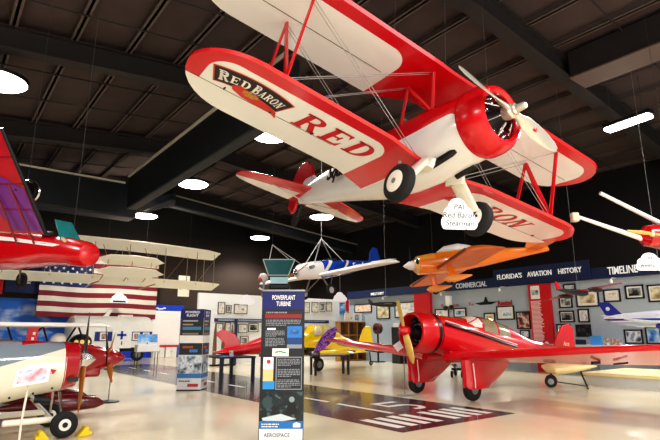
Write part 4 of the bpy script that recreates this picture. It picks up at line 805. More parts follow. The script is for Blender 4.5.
for x in (-1.2, 0, 1.0):
    MB().tube([(x, -2.0, .43), (x, -2.0, 1.05)], .02, WOOD, 6).tube([(x, -2.0, .5), (x, -.7, .1)], .025, WOOD, 6).tube([(x, -2.0, 1.0), (x, -.7, 2.0)], .018, WOOD, 6).build('elevator_outrigger', wf)
for x in (-1.6, 1.2): MB().tube([(x, -2.2, -.12), (x - .2, -1.4, -.22), (x + .1, 1, -.2)], .035, WOOD, 6).build('landing_skid', wf)
MB().span((-.4, -.3, .2), (.3, .3, .5), DARKM).build('engine', wf)
for x, l in ((3.25, 1), (2.75, 2)): pass
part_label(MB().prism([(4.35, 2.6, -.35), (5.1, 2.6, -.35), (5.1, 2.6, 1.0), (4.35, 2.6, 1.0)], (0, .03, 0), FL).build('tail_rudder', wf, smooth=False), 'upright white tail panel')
MB().tube([(4.45, .8, .1), (4.45, 2.6, .1)], .02, WOOD).tube([(5.0, .8, .1), (5.0, 2.6, .1)], .02, WOOD).build('tail_outrigger', wf)
for x, l in ((-2.6, 'left thin wire above the early biplane replica'), (-.8, 'second thin wire above the early biplane replica'), (1.3, 'middle thin wire above the early biplane replica'), (3.9, 'right thin wire above the early biplane replica')): cable((7.9 + x, 29, 6.3), (7.9 + x, 29, zc(7.9 + x) - .2), l, .008, DKWIRE)
# ================================================================== FAR END WALL
fg = thing('flag', 'huge striped flag of the United States hanging on the far wall', 'flag', (8.05, 33.2, 2.45))
MR, MW = mat('7d1626', .7, vary=.08), mat('dcd5c6', .7, vary=.08)
def sheet(x0, x1, z0, z1, m, n, off=0.):
    mb = MB(); vs = []; fs = []
    for k in range(n + 1):
        x = x0 + (x1 - x0) * k / n; y = .05 * math.sin(x * 2.1) + .03 * math.sin(x * 5.3) - off
        vs += [V((x, y, z0 + .03 * math.sin(x * 1.5))), V((x, y, z1 + .03 * math.sin(x * 1.5)))]
    for k in range(n): fs.append((2 * k, 2 * k + 2, 2 * k + 3, 2 * k + 1))
    return mb.add(vs, fs, m)
hh = 3.9 / 13
for k in range(13): o = sheet(-3.42, 3.42, k * hh, (k + 1) * hh, MR if k % 2 == 0 else MW, 40).build('stripe', fg)
can_ = sheet(-3.42, -.6, 6 * hh, 13 * hh, NAVY, 20, .015).build('canton', fg)
mb = MB()
for r in range(9):
    for q_ in range(6 if r % 2 == 0 else 5):
        x = -3.2 + q_ * .48 + (.24 if r % 2 else 0); z = 6 * hh + .2 + r * .22; pts = []
        for k in range(10): a = PI / 2 + k * PI / 5; rr = .1 if k % 2 == 0 else .045; pts.append((x + rr * math.cos(a), .05 * math.sin(x * 2.1) + .03 * math.sin(x * 5.3) - .03, z + rr * math.sin(a)))
        mb.add([V(p) for p in pts], [tuple(range(10))], WHITE)
mb.build('stars', can_, smooth=False)
fl2 = thing('banner_flag', 'dark blue flag with white emblem beside the striped flag, behind the red ultralight', 'flag', tuple(at_y(27, 276, 33.4)))
MB().prism([(-1.0, 0, 1.0), (.75, 0, .95), (.75, 0, -1.0), (-1.0, 0, -.95)], (0, .03, 0), mat('101d4e', .7)).build('cloth', fl2, smooth=False); mb = MB()
for k in range(5): mb.tube([(-.25 + .12 * math.cos(k), -.03, -.5 + .1 * math.sin(k * 2)), (.05 + .2 * math.cos(k * 1.7), -.03, -.3 + .15 * math.sin(k))], .02, WHITE, 5)
mb.build('emblem', fl2)
MB().prism([(-1.05, 0, 1.05), (.78, 0, 1.0), (.78, 0, .95), (-1.05, 0, 1.0)], (0, .05, 0), WHITE).build('top_rod', fl2)
t = thing('flag', 'plain red flag cut by the left picture edge', 'flag', tuple(at_y(4, 287, 33.4))); MB().prism([(-1.2, 0, .5), (-.05, 0, .48), (-.05, 0, -.4), (-1.2, 0, -.42)], (0, .03, 0), mat('c01622', .7)).build('cloth', t, smooth=False)
# sky mural
m, N, L, b = bare('sky_mural'); tc = N.new('ShaderNodeTexCoord'); nz = N.new('ShaderNodeTexNoise'); nz.inputs['Scale'].default_value = .55; nz.inputs['Detail'].default_value = 5; mp = N.new('ShaderNodeMapping'); mp.inputs['Scale'].default_value = (1, 1, 2.2); mp.inputs['Location'].default_value = (2.4, 0, .5)
L.new(tc.outputs['Object'], mp.inputs[0]); L.new(mp.outputs[0], nz.inputs['Vector']); cr = N.new('ShaderNodeValToRGB'); e = cr.color_ramp.elements; e[0].position = .5; e[0].color = lin('1c66c8'); e[1].position = .72; e[1].color = lin('e4eef4'); L.new(nz.outputs['Fac'], cr.inputs[0]); L.new(cr.outputs[0], b.inputs['Base Color']); b.inputs['Roughness'].default_value = .6
t = thing('sky_mural', 'wall mural of blue sky with white clouds at the far left', 'mural', (-1, 33.85, 0)); MB().span((-9, -.03, 0), (9.6, .03, 3.5), m).build('mural_panel', t, smooth=False)
t = thing('blue_display_wall', 'bright blue display wall with small white logo right of the flag', 'display wall', (11.9, 33.6, 0)); MB().span((-2.3, -.08, 0), (1.6, .08, 3.38), mat('1a3fc0', .5)).build('panel', t, smooth=False)
mb = MB()
for k in range(5): mb.ball((-.4 + k * .16, -.09, 3.12 + .04 * math.sin(k * 2)), (.12, .03, .06), WHITE, 8, 6)
mb.build('cloud_logo', t)
t = thing('projection_board', 'large blank white board on the blue wall right of the flag', 'board', (12.25, 33.3, 0)); MB().span((-.95, -.05, .78), (.95, .05, 2.98), WHITE).build('board', t, smooth=False, bevel=.02); MB().span((-.98, -.06, .72), (.98, .06, .78), STEEL).build('tray', t, smooth=False)
for x in (-.9, .9): MB().span((x - .03, -.03, 0), (x + .03, .03, .74), STEEL).build('leg', t, smooth=False)
for x, l in ((11.7, 'left white cabinet below the blank board'), (12.5, 'right white cabinet below the blank board')):
    t = thing('display_cabinet', l, 'cabinet', (x, 32.9, 0), group='white cabinets'); MB().span((-.35, -.2, .0), (.35, .2, .66), WHITE).build('carcass', t, smooth=False); MB().span((-.38, -.23, .66), (.38, .23, .72), REDP).build('worktop', t, smooth=False)
    for s in (-1, 1): d = MB().span((s * .17 - .15, -.23, .05), (s * .17 + .15, -.2, .62), mat('e6e4de', .5)).build('door', t, smooth=False); MB().box((s * .04, -.24, .38), (.015, .02, .1), STEEL).build('handle', d, smooth=False)
# trailer
tr = thing('exhibit_trailer', 'white round-roofed exhibit trailer with dark blue window band below the flag', 'trailer', (8.1, 31, .0))
def prof(x, k=1): return [V((x, y * k, z)) for y, z in ((-1.1, .75), (-1.12, .9), (-1.12, 1.75), (-1.05, 2.1), (-.85, 2.35), (-.5, 2.47), (0, 2.5), (.5, 2.47), (.85, 2.35), (1.05, 2.1), (1.12, 1.75), (1.1, .75))]
def pr2(x, k, lo): return [V((x, p.y * k, lo + (p.z - lo) * k)) for p in prof(x)]
MB().loft([pr2(-2.12, .88, .75), pr2(-2.02, .97, .75), prof(-1.85), prof(1.95), pr2(2.1, .97, .75), pr2(2.2, .88, .75)], mat('f0efe8', .35, coat=.3)).build('body', tr)
bd = MB().span((-1.0, -1.16, 1.12), (2.1, -1.11, 1.62), mat('1b2a78', .4)).build('window_band', tr, smooth=False)
for x in (-.55, 1.2, 1.75):
    f_ = MB().span((x - .19, -1.19, 1.16), (x + .19, -1.15, 1.58), WHITE).build('window', tr, smooth=False); MB().span((x - .11, -1.2, 1.22), (x + .11, -1.185, 1.52), picture(['5a3b2c', 'c99b7c', '2d4a8a'], 5)).build('photo', f_, smooth=False)
d = MB().span((-.1, -1.18, .72), (.95, -1.12, 1.75), mat('f4f3ee', .35)).build('door', tr, smooth=False); MB().span((.34, -1.2, 1.2), (.46, -1.17, 1.66), BLUE).span((.15, -1.2, 1.38), (.65, -1.17, 1.5), BLUE).build('emblem', d, smooth=False); MB().span((.4, -1.2, .9), (.46, -1.17, 1.1), REDP).build('handle', d, smooth=False)
text('side_script', 'Gulf Jet', tr, (1.35, -.98, 1.95), (1, 0, 0), (0, .5, 1), .26, mat('d8a8a8', .5), depth=.08, slant=.3)
MB().prism([(-.4, 0, 2.48), (-.1, 0, 2.48), (.1, 0, 2.86), (-.02, 0, 2.86)], (0, .06, 0), WHITE).build('roof_vent', tr); MB().span((.5, -.3, 2.46), (1.2, .3, 2.58), WHITE).build('roof_hatch', tr, smooth=False, bevel=.03)
for x in (-1.2, 1.4): wheel(tr, (x, -.95, .36), .36, .2)
MB().span((-1.9, -.95, .55), (2.0, .95, .76), DARKM).build('chassis', tr, smooth=False)
# podium desk with sky print
ds = thing('display_desk', 'small white display desk with a blue sky print in front of the trailer', 'desk', (8.75, 26.2, .004))
MB().span((-.55, -.25, .62), (.55, .25, .98), WHITE).build('desk_top', ds, smooth=False, bevel=.03); o = MB().box((.05, .15, 1.28), (1.0, .03, .4), picture(SKY, 2), (-.2, 0, 0)).build('sky_print', ds, smooth=False); MB().tube([(.05, .15, .95), (.05, .15, 1.15)], .03, STEEL).build('print_support', ds)
for x in (-.5, .5):
    for y in (-.2, .2): MB().tube([(x, y, 0), (x, y, .63)], .018, DARKM, 6).build('leg', ds)
# ================================================================== BANNERS
TXT = mat('8d9197', .6, vary=.1); PAN = mat('23262b', .5)
def rows(mb, x0, x1, z0, z1, n, y, m, fill=.96, h=.55):
    for k in range(n):
        z = z1 - (z1 - z0) * (k + .5) / n; x = x0; dz = (z1 - z0) / n * h / 2; xe = x1 if k < n - 1 else x0 + (x1 - x0) * .6
        while x < xe - .008:
            l = min(random.uniform(.012, .05), xe - x); mb.add([(x, y, z - dz), (x + l, y, z - dz), (x + l, y, z + dz), (x, y, z + dz)], [(0, 1, 2, 3)], m); x += l + .009
PHOTO = picture(['040607', '0a1113', '16282b', '5f7476'], 9)
pa_, pb_ = V((4.06, 6.93, 0)) * .957, V((4.59, 6.52, 0)) * .957; d = pb_ - pa_; W = d.length
bn = thing('roll_up_banner', 'tall dark banner reading POWERPLANT TURBINE in the centre foreground', 'banner', tuple((pa_ + pb_) / 2), (0, 0, math.atan2(d.y, d.x)))
u = lambda px: (px - 258) / 45 * W - W / 2
zz = lambda py: (440 - py) / 151 * 2.115 + .04
MB().span((-W / 2, 0, -.0 + .05), (W / 2, .008, 2.17), mat('17191d', .45)).build('banner_sheet', bn, smooth=False)
MB().span((-W / 2 - .02, -.05, 0), (W / 2 + .02, .1, .055), STEEL).build('base_cassette', bn, smooth=False, bevel=.015); MB().span((-W / 2, -.01, 2.165), (W / 2, .02, 2.19), STEEL).build('top_rail', bn, smooth=False)
def pnl(px0, py0, px1, py1, m, name, y=-.003, lab=None):
    o = MB().span((u(px0), y, zz(py1)), (u(px1), y + .002, zz(py0)), m).build(name, bn, smooth=False)
    if lab: o['label'] = lab
    return o
HB = mat('0c1662', .45)
pnl(258.5, 289.5, 302.5, 307.5, HB, 'header_panel', lab='blue header'); text('heading', 'POWERPLANT', bn, (u(280.7), -.005, zz(295.2)), (1, 0, 0), (0, 0, 1), .095, WHITE, width=.345, bold=.015, depth=.002); text('heading', 'TURBINE', bn, (u(280.7), -.005, zz(301.8)), (1, 0, 0), (0, 0, 1), .095, WHITE, width=.215, bold=.015, depth=.002)
pnl(261, 309.5, 300.5, 347, PAN, 'text_panel'); mb = MB(); rows(mb, u(262.5), u(299), zz(311.8), zz(309.8), 1, -.006, mat('8c9096', .6), h=.8); mb.build('lead_text', bn, smooth=False)
for q_ in ((262.5, 299, 325, 318, 4), (262.5, 282.5, 336, 329.5, 5), (262.5, 282.5, 346, 337, 6)): mb = MB(); rows(mb, u(q_[0]), u(q_[1]), zz(q_[2]), zz(q_[3]), q_[4], -.006, TXT); mb.build('body_text', bn, smooth=False)
pnl(261.5, 312.5, 300, 316.8, mat('8e2228', .5), 'red_strip', -.006, 'red strip'); pnl(264, 327, 273, 329, WHITE, 'small_heading', -.006)
pnl(285, 325, 300.5, 337, mat('2a78c4', .45), 'sky_photo', -.006, 'blue photo'); pnl(287, 329, 298, 333, picture(['0d3260', '3d8cd8'], 20), 'photo_subject', -.009); pnl(285, 337, 300.5, 344, mat('163f78', .45), 'sea_photo', -.006); pnl(285, 344, 300.5, 348, mat('8b9299', .5), 'caption_panel', -.006)
pnl(270, 348, 287, 356, WHITE, 'diagram_card', -.006); MB().tube([(u(273), -.009, zz(352)), (u(278), -.009, zz(351)), (u(284), -.009, zz(352.5))], .01, mat('5d9b62', .5), 5).build('diagram', bn)
pnl(261, 357, 271.5, 369, WHITE, 'diagram_card', -.006); MB().lathe([(0, .03), (.003, .03)], (u(266.5), -.007, zz(361.5)), (0, -1, 0), mat('c23a34', .5), 12).build('diagram', bn); pnl(261, 369, 271.5, 381, mat('d8c88c', .5), 'diagram_card', -.006, 'yellow card'); pnl(261, 381, 273, 389, mat('2f8fcf', .5), 'blue_panel', -.006, 'light blue panel')
pnl(274, 356.5, 300.8, 389.5, mat('8f9398', .5), 'text_frame', -.0045); pnl(275, 357.5, 300, 388.5, PAN, 'text_panel', -.006); 
for q_ in ((366, 358.5), (377, 368.5), (387.5, 379)): mb = MB(); rows(mb, u(276), u(299), zz(q_[0]), zz(q_[1]), 5, -.008, TXT); mb.build('body_text', bn, smooth=False)
pnl(258.8, 391.5, 302.2, 420, PHOTO, 'engine_photo', -.004, 'dark photo of a turbine engine on a stand')
mb = MB(); ph = lambda px, py: V((u(px), -.0065, zz(py)))
for c_, r_, m_ in (((267, 402), .085, '33494b'), ((275, 401), .06, '1a282a'), ((291, 399), .04, '8d9c9c')):
    mb.lathe([(0, r_), (.001, r_)], ph(*c_), (0, -1, 0), mat(c_ and m_, .5), 16)
mb.add([ph(261, 417), ph(280, 413), ph(296, 418), ph(282, 420), ph(262, 419.6)], [(0, 1, 2, 3, 4)], mat('c9d3d6', .5)); mb.add([ph(288, 402), ph(295, 402), ph(297, 414), ph(284, 413)], [(0, 1, 2, 3)], mat('0a0d10', .5)); mb.build('photo_subject', bn, smooth=False)
pnl(258.8, 420, 302.2, 427.5, mat('2474b8', .45), 'blue_footer', -.005, 'blue footer')
for q_ in ((424, 422), (426.3, 424.3)): mb = MB(); rows(mb, u(261), u(290), zz(q_[1] + 2), zz(q_[1]), 1, -.008, WHITE); mb.build('footer_text', bn, smooth=False)
mb = MB(); mb.prism([ph(292.5, 426) + V((0, 0, 0)), ph(292.5, 422.5), ph(296, 421), ph(300, 422.5), ph(300, 426)], (0, .002, 0), WHITE); mb.build('footer_logo', bn, smooth=False)
pnl(258.8, 427.5, 302.2, 440.5, WHITE, 'white_footer', -.005, 'white footer'); text('footer_word', 'AEROSPACE', bn, (u(276.5), -.008, zz(433.6)), (1, 0, 0), (0, 0, 1), .075, mat('3a3c40', .5), width=.37, depth=.002); pnl(281, 438, 302, 440.4, mat('b8343a', .5), 'red_strip', -.007)
# second banner: three sided tower
q0, q1, q2 = V((5.56, 13.98, 0)), V((6.08, 13.58, 0)), V((6.52, 14.12, 0))
tb = thing('banner_tower', 'white based exhibit banner tower with dark blue header standing on the runway edge', 'banner', tuple((q0 + q1) / 2 + V((0, 0, .004))), (0, 0, math.atan2(q1.y - q0.y, q1.x - q0.x)))
w1 = (q1 - q0).length; il = Matrix.Rotation(-tb.rotation_euler.z, 3, 'Z'); c2 = il @ (q2 - q1)
def face(o, dx, w, tagname, heading):
    dx = V(dx).normalized(); ny = V((dx.y, -dx.x, 0)); R = Matrix((dx, -ny, V((0, 0, 1)))).transposed()
    def pp(a, b, z0, z1, m, name, off): o_ = MB().box(V(o) + dx * ((a + b) / 2 * w) + ny * off + V((0, 0, (z0 + z1) / 2)), ((b - a) * w, .003, z1 - z0), m, R).build(name, tb, smooth=False); return o_
    pp(0, 1, .03, 2.2, mat('d9dade', .5), tagname, 0); pp(.01, .99, .95, 2.0, mat('26292e', .5), 'dark_panel', .004); pp(0, 1, 1.95, 2.2, mat('141f66', .45), 'header_panel', .006)
    for z0, z1, c, m_ in ((1.86, 1.9, (.1, .75), 'a9adb2'), (1.76, 1.8, (.1, .55), 'b98f6a'), (1.63, 1.72, (.1, .9), '3f86a8'), (1.5, 1.55, (.1, .8), '8a7a5c'), (1.27, 1.48, (0, 1), 'eceae4'), (1.02, 1.1, (.45, .8), '3c7ac0'), (1.13, 1.19, (.15, .6), 'a3543c')): pp(c[0], c[1], z0, z1, mat(m_, .5), 'info_strip', .007)
    pp(.02, .98, .45, .93, picture(['15181c', '8fa0ae', 'dfe6ea', '3b4650'], 5), 'photo_panel', .006); pp(0, 1, .33, .45, mat('3a78b4', .45), 'blue_footer', .006); pp(.45, .9, .1, .18, mat('b8343a', .5), 'red_strip', .006)
    mb = MB(); rows(mb, .08 * w, .85 * w, .22, .28, 1, 0, mat('3c3f44', .5)); mb.v = [tuple(V(o) + dx * p[0] + ny * .007 + V((0, 0, p[2]))) for p in mb.v]; mb.build('footer_text', tb, smooth=False)
    for k, s in enumerate(heading): text('heading', s, tb, V(o) + dx * w * .5 + ny * .009 + V((0, 0, 2.12 - .09 * k)), dx, (0, 0, 1), .09, WHITE, width=w * (.62 if k == 0 else .5), bold=.02, depth=.002)
face((-w1 / 2, 0, 0), (1, 0, 0), w1, 'front_panel', ('POWERED', 'FLIGHT')); face((w1 / 2, 0, 0), tuple(c2), c2.length, 'side_panel', ('FLY', 'BY'))
c3 = V((w1 / 2, 0, 0)) + c2; c4 = V((-w1 / 2, 0, 0)) + c2; MB().prism([(-w1 / 2, 0, .01), (w1 / 2, 0, .01), c3, c4], (0, 0, .03), BLACK).build('base_plate', tb, smooth=False); MB().prism([(-w1 / 2, .004, 2.2), (w1 / 2, .004, 2.2), c3 + V((0, 0, 2.2)), c4 + V((0, 0, 2.2))], (0, 0, .02), DARKM).build('top_cap', tb, smooth=False)
# ================================================================== TABLES AND THINGS ON THEM
TB = mat('1c2438', .4)
t = thing('display_table', 'dark blue display table behind the banner tower with red tail section on it', 'table', (8.5, 16.85, .004), (0, 0, math.radians(-4)))
MB().span((-.65, -1.0, .70), (.65, 1.0, .76), TB).build('table_top', t, smooth=False, bevel=.01)
for x in (-.58, .58):
    for y in (-.93, .93): MB().span((x - .05, y - .05, 0), (x + .05, y + .05, .7), TB).build('leg', t, smooth=False)
t = thing('display_table', 'low black table in front of the yellow aircraft with purple blade on it', 'table', (12.25, 15.7, 0), (0, 0, math.radians(-18)))
MB().span((-.72, -.32, .68), (.72, .32, .73), BLACK).build('table_top', t, smooth=False, bevel=.01)
for x in (-.66, .66):
    for y in (-.26, .26): MB().span((x - .04, y - .04, 0), (x + .04, y + .04, .68), BLACK).build('leg', t, smooth=False)
pm, N, L, b = bare('purple_pattern'); tc = N.new('ShaderNodeTexCoord'); vo = N.new('ShaderNodeTexVoronoi'); vo.inputs['Scale'].default_value = 16; L.new(tc.outputs['Object'], vo.inputs['Vector']); cr = N.new('ShaderNodeValToRGB'); cr.color_ramp.elements[0].color = lin('c76adf'); cr.color_ramp.elements[0].position = .3; cr.color_ramp.elements[1].color = lin('4a2484'); cr.color_ramp.elements[1].position = .62; L.new(vo.outputs['Distance'], cr.inputs[0]); L.new(cr.outputs[0], b.inputs['Base Color'])
a, b_ = at_d(314, 351, 19), at_d(336, 328, 19); a.z = .80
t = thing('propeller_sculpture', 'purple patterned propeller blade leaning on a stand on the low black table', 'sculpture', tuple(a)); dv = b_ - a
MB().loft(blade_rings((0, 0, 0), dv, (_fh.x, _fh.y, 0), ((0, .16, .1, 10), (.15, .2, .08, 10), (.4, .34, .06, 12), (.7, .42, .05, 14), (1.0, .36, .04, 16), (dv.length, .12, .02, 18))), pm).build('painted_blade', t); MB().box((.02, 0, -.0), (.34, .26, .14), mat('2a2f4a', .4)).build('stand', t, bevel=.02)
t = thing('model_engine', 'small dark and white model engine at the left end of the low black table', 'model', tuple(at_z(315, 358, .73))); MB().span((-.14, -.1, .0), (.14, .1, .05), BLACK).build('stand', t, smooth=False); MB().ball((0, 0, .14), (.13, .1, .1), STEEL, 10, 7).build('motor', t)
# red tail section on the dark table (large model fuselage running behind the banner)
rt = thing('tail_section', 'bright red aircraft tail section with upright fin resting on the dark table', 'aircraft part', (8.75, 17.0, .77), (0, 0, math.radians(-16)))
MB().fuse([(-.55, .1, .03, .05, 2), (-.3, .12, .1, .1, 2.2), (.3, .18, .2, .18, 2.3), (1.0, .3, .3, .3, 2.4), (1.9, .46, .38, .46, 2.5)], RED, 20).build('rear_fuselage', rt); MB().prism([(-.62, 0, .75), (-.38, 0, .92), (.1, 0, .75), (.42, 0, .2), (-.35, 0, .05), (-.28, 0, .4)], (0, .06, 0), RED).build('fin', rt, bevel=.02); MB().wing([((-.1, -.9, .1), (-.6, -.9, .1), .04), ((0, .9, .1), (-.6, .9, .1), .04)], RED).build('tailplane', rt)
MB().box((1.2, 0, -.05 + .02), (.3, .3, .1), BLACK).build('cradle', rt, smooth=False)
for o_ in rt.children: pass
t = thing('leaflet_stack', 'small blue and white leaflets on the left end of the dark table', 'leaflets', (8.0, 16.05, .765)); MB().box((0, 0, .012), (.3, .22, .025), mat('7fa3cc', .5), (0, 0, .3)).build('sheets', t, smooth=False); MB().box((.2, -.1, .1), (.16, .02, .2), picture(['24407a', 'd8dee8', 'a33'* 2], 9), (-.2, 0, .2)).build('stand_card', t, smooth=False)
# ================================================================== YELLOW AIRCRAFT
yd = V((math.cos(math.radians(-172)), math.sin(math.radians(-172)), 0)); yq = at_d(291, 333, 21.6) - yd * 1.15
yp = thing('monoplane', 'yellow aircraft with black lower stripe parked behind the low black table', 'airplane', (yq.x, yq.y, 0), (0, 0, math.radians(-172)))
ym = masked('yellow_paint', 'f2cd10', [(lambda x, y, z: (z - x * .06).gt(.62).mn((z - x * .06).lt(.92)).mn(x.gt(-2.8)), '15140f')])
MB().fuse([(1.15, 1.05, .25, .28, 2.2), (.95, 1.05, .4, .42, 2.4), (.3, 1.05, .44, .48, 2.5), (-.6, 1.1, .42, .55, 2.5), (-1.4, 1.05, .36, .48, 2.5), (-2.6, .92, .2, .32, 2.3), (-4.2, .78, .05, .12, 2)], ym, 24).build('fuselage', yp)
c = MB().fuse([(.35, 1.42, .2, .06, 2.2), (-.05, 1.6, .36, .28, 2.6), (-.9, 1.62, .36, .28, 2.6), (-1.4, 1.5, .28, .16, 2.3), (-2.2, 1.3, .06, .05, 2)], YELLOW, 20).build('cabin', yp)
for s in (-1, 1):
    for xa, xb in ((.18, -.32), (-.38, -.95)): MB().prism([(xa - .1, s * .345, 1.82), (xb, s * .35, 1.84), (xb, s * .385, 1.48), (xa, s * .385, 1.46)], (0, .03, 0), mat('c9c4a8', .15, coat=.8, vary=.5, scale=5)).build('window', c, smooth=False)
    MB().wing(planform(.35, 1.9 if s > 0 else 3.2, .45, -1.15, -.35, .4, lambda y: .62 + .06 * y, .18, side=s), YELLOW).build('wing', yp)
    MB().tube([(.35, s * .4, .7), (.4, s * .85, .3)], .05, YELLOW).build('gear_leg', yp); wheel(yp, (.4, s * .9, .28), .28, .15)
    MB().wing([((-3.3, s * .05, .9), (-4.1, s * .05, .9), .06), ((-3.5, s * 1.2, .92), (-4.05, s * 1.2, .92), .04)], YELLOW).build('tailplane', yp)
MB().prism([(-3.1, 0, .95), (-3.5, 0, 1.7), (-3.75, 0, 1.9), (-4.1, 0, 1.85), (-4.3, 0, .75), (-4.0, 0, .75)], (0, .07, 0), YELLOW).build('fin_and_rudder', yp, bevel=.03); h = MB().lathe([(-.05, .16), (.1, .12), (.22, .02)], (1.15, 0, 1.05), (1, 0, 0), BLACK, 16).build('spinner', yp)
for d in ((0, .5, .85), (0, -.5, -.85)): MB().loft(blade_rings((1.18, 0, 1.05), d, (1, 0, 0), RPROF), DARKM).build('propeller_blade', h)
w = MB().tube([(-4.0, 0, .7), (-4.1, 0, .14)], .03, DARKM).build('tailwheel_strut', yp); wheel(yp, (-4.1, 0, .12), .12, .06, 'tailwheel')
# small wheeled dolly and cream cart under the red monoplane wing
t = thing('tow_dolly', 'small dark wheeled dolly on the floor behind the red monoplane wheels', 'dolly', (15.3, 12.0, 0), (0, 0, .5)); MB().box((0, 0, .3), (1.0, .35, .08), DARKM).build('deck', t, smooth=False); MB().tube([(-.5, 0, .3), (-1.2, 0, .5)], .025, DARKM).build('handle', t); wheel(t, (.45, -.2, .22), .22, .1); wheel(t, (.45, .2, .22), .22, .1); wheel(t, (-.4, -.18, .12), .12, .08); wheel(t, (-.4, .18, .12), .12, .08)
t = thing('covered_cart', 'pale wooden aerofoil shaped model on a wheeled stand under the red wing', 'cart', (14.85, 7.75, 0), (0, 0, math.radians(-62)))
MB().fuse([(.80, .62, .02, .02, 2), (.6, .6, .16, .06, 2.2), (.2, .56, .36, .13, 2.3), (-.3, .52, .42, .17, 2.3), (-.55, .54, .25, .12, 2.1), (-.68, .58, .02, .03, 2)], mat('ecd9a2', .4, coat=.3), 20).build('wooden_body', t); wheel(t, (-.45, -.2, .17), .17, .06); wheel(t, (-.45, .2, .17), .17, .06)
MB().tube([(.35, 0, .5), (.5, 0, .03)], .025, DARKM).tube([(.5, -.3, .025), (.5, .3, .025)], .02, DARKM).tube([(-.45, 0, .17), (.5, 0, .06)], .015, DARKM).tube([(-.45, 0, .17), (-.42, 0, .42)], .025, DARKM).build('stand_frame', t)
t = thing('floor_plinth', 'low grey floor plinth with cream top under the far end of the red wing', 'plinth', (17.6, 6.6, 0)); MB().span((-1.6, -4.2, 0), (1.4, 1.2, .3), mat('c3c6bf', .5)).build('plinth_body', t, smooth=False); MB().span((-1.64, -4.24, .3), (1.44, 1.24, .38), mat('e8d79c', .5)).build('plinth_top', t, smooth=False)
# stand with card in front of the red monoplane
t = thing('sign_post', 'thin post with tilted white card in front of the red monoplane propeller', 'sign', (9.67, 9.3, 0), (0, 0, -math.radians(38))); MB().tube([(0, 0, .02), (0, 0, 1.22)], .012, STEEL, 8).build('post', t); MB().lathe([(0, .2), (.02, .2), (.035, .03)], (0, 0, 0), (0, 0, 1), mat('8a8782', .5), 20).build('base_plate', t); MB().box((-.05, 0, 1.27), (.4, .015, .2), WHITE, (-.4, -.6, 0)).build('card', t, smooth=False)
# ================================================================== WHITE PARTITION DISPLAYS
YP = 23.99
def on_p(px, py): p = at_y(px, py, YP); return p.x, p.z
t = thing('information_rail', 'long navy rail across the white picture wall', 'rail', (13.2, YP - .02, 0)); x0, z0 = on_p(214, 320); x1, _ = on_p(258, 319); MB().span((x0 - 13.2, -.06, z0 - .09), (18.6 - 13.2, 0, z0 + .09), mat('24325a', .5)).build('rail_board', t, smooth=False); mb = MB(); rows(mb, x0 - 13, 18.3 - 13.2, z0 - .04, z0 + .05, 2, -.065, mat('c9d2e2', .5)); mb.build('rail_text', t, smooth=False)
def frame_p(px0, py0, px1, py1, label, cols, matte=.12, fm=None, group='white wall pictures', off=0.):
    xa, za = on_p(px0, py0); xb, zb = on_p(px1, py1); w, h = xb - xa, abs(za - zb); t = thing('framed_picture', label, 'picture', ((xa + xb) / 2, YP - off, (za + zb) / 2), group=group); b = .04; fm = fm or mat('6b665e', .5); mb = MB()
    for a0_, a1_, c0, c1 in ((-w / 2, w / 2, h / 2 - b, h / 2), (-w / 2, w / 2, -h / 2, -h / 2 + b), (-w / 2, -w / 2 + b, -h / 2, h / 2), (w / 2 - b, w / 2, -h / 2, h / 2)): mb.span((a0_, -.04, c0), (a1_, 0, c1), fm)
    mb.build('frame', t, smooth=False); k = b + matte * min(w, h)
    MB().span((-w / 2 + b, -.015, -h / 2 + b), (w / 2 - b, -.003, h / 2 - b), MATB).build('mat_board', t, smooth=False); MB().span((-w / 2 + k, -.022, -h / 2 + k), (w / 2 - k, -.015, h / 2 - k), picture(cols, 5)).build('print', t, smooth=False); return t
PG = ['c9c3b2', 'ebe7dc', '8f8c84']
for a in ((218, 302, 224.5, 314, 'pale framed print left of the top row on the white wall', PG), (226, 305, 231, 313, 'small framed sketch with dark motif, second in the top row of the white wall', BW), (234, 304, 247, 314, 'wide pale framed print in the top row of the white wall', PG), (216, 323, 222.5, 333, 'framed drawing behind the left wooden blade', PG), (225, 322, 230, 334, 'framed drawing between the wooden blades', PG), (238, 324, 247, 333, 'framed white sketch right of the navy post', PG), (248.5, 323, 258, 332, 'dark framed photo with a white shape beside the powerplant banner', DK),
          (304, 302, 309.5, 313, 'narrow pale framed print just right of the powerplant banner', PG), (311.5, 302, 318, 312.5, 'pale framed print, second right of the powerplant banner', PG), (319.5, 302, 325, 312, 'grey framed print, third right of the powerplant banner', BW), (326, 302, 331.5, 311.5, 'pale framed print left of the small cloud sign', PG), (240, 336, 248, 345, 'grey framed photo on the lower part of the white wall', BW)): frame_p(*a)
t = thing('navy_post', 'narrow navy vertical post on the white picture wall', 'post', (on_p(234.5, 330)[0], YP - .14, 0)); MB().span((-.07, -.05, 0), (.07, .03, 2.25), mat('1f2c55', .5)).build('post_body', t, smooth=False)
for px, l in ((214.5, 'left pointed wooden blade standing behind the red fin'), (223, 'middle pointed wooden blade standing behind the red fin'), (231.5, 'right pointed wooden blade standing behind the red fin')):
    p = at_y(px, 350, 23.0); t = thing('wooden_blade', l, 'propeller blade', (p.x, 23.0, 0), group='standing wooden blades'); h_ = at_y(px, 322 + random.random() * 3, 23.0).z
    MB().loft(blade_rings((0, 0, .05), (0, 0, 1), (0, -1, 0), ((0, .2, .1, 70), (h_ * .4, .3, .08, 75), (h_ * .75, .22, .05, 78), (h_ - .1, .05, .02, 80))), mat('7d5a3c', .4, coat=.3, vary=.25)).build('blade', t); MB().span((-.18, -.12, 0), (.18, .12, .08), DARKM).build('foot', t, smooth=False)
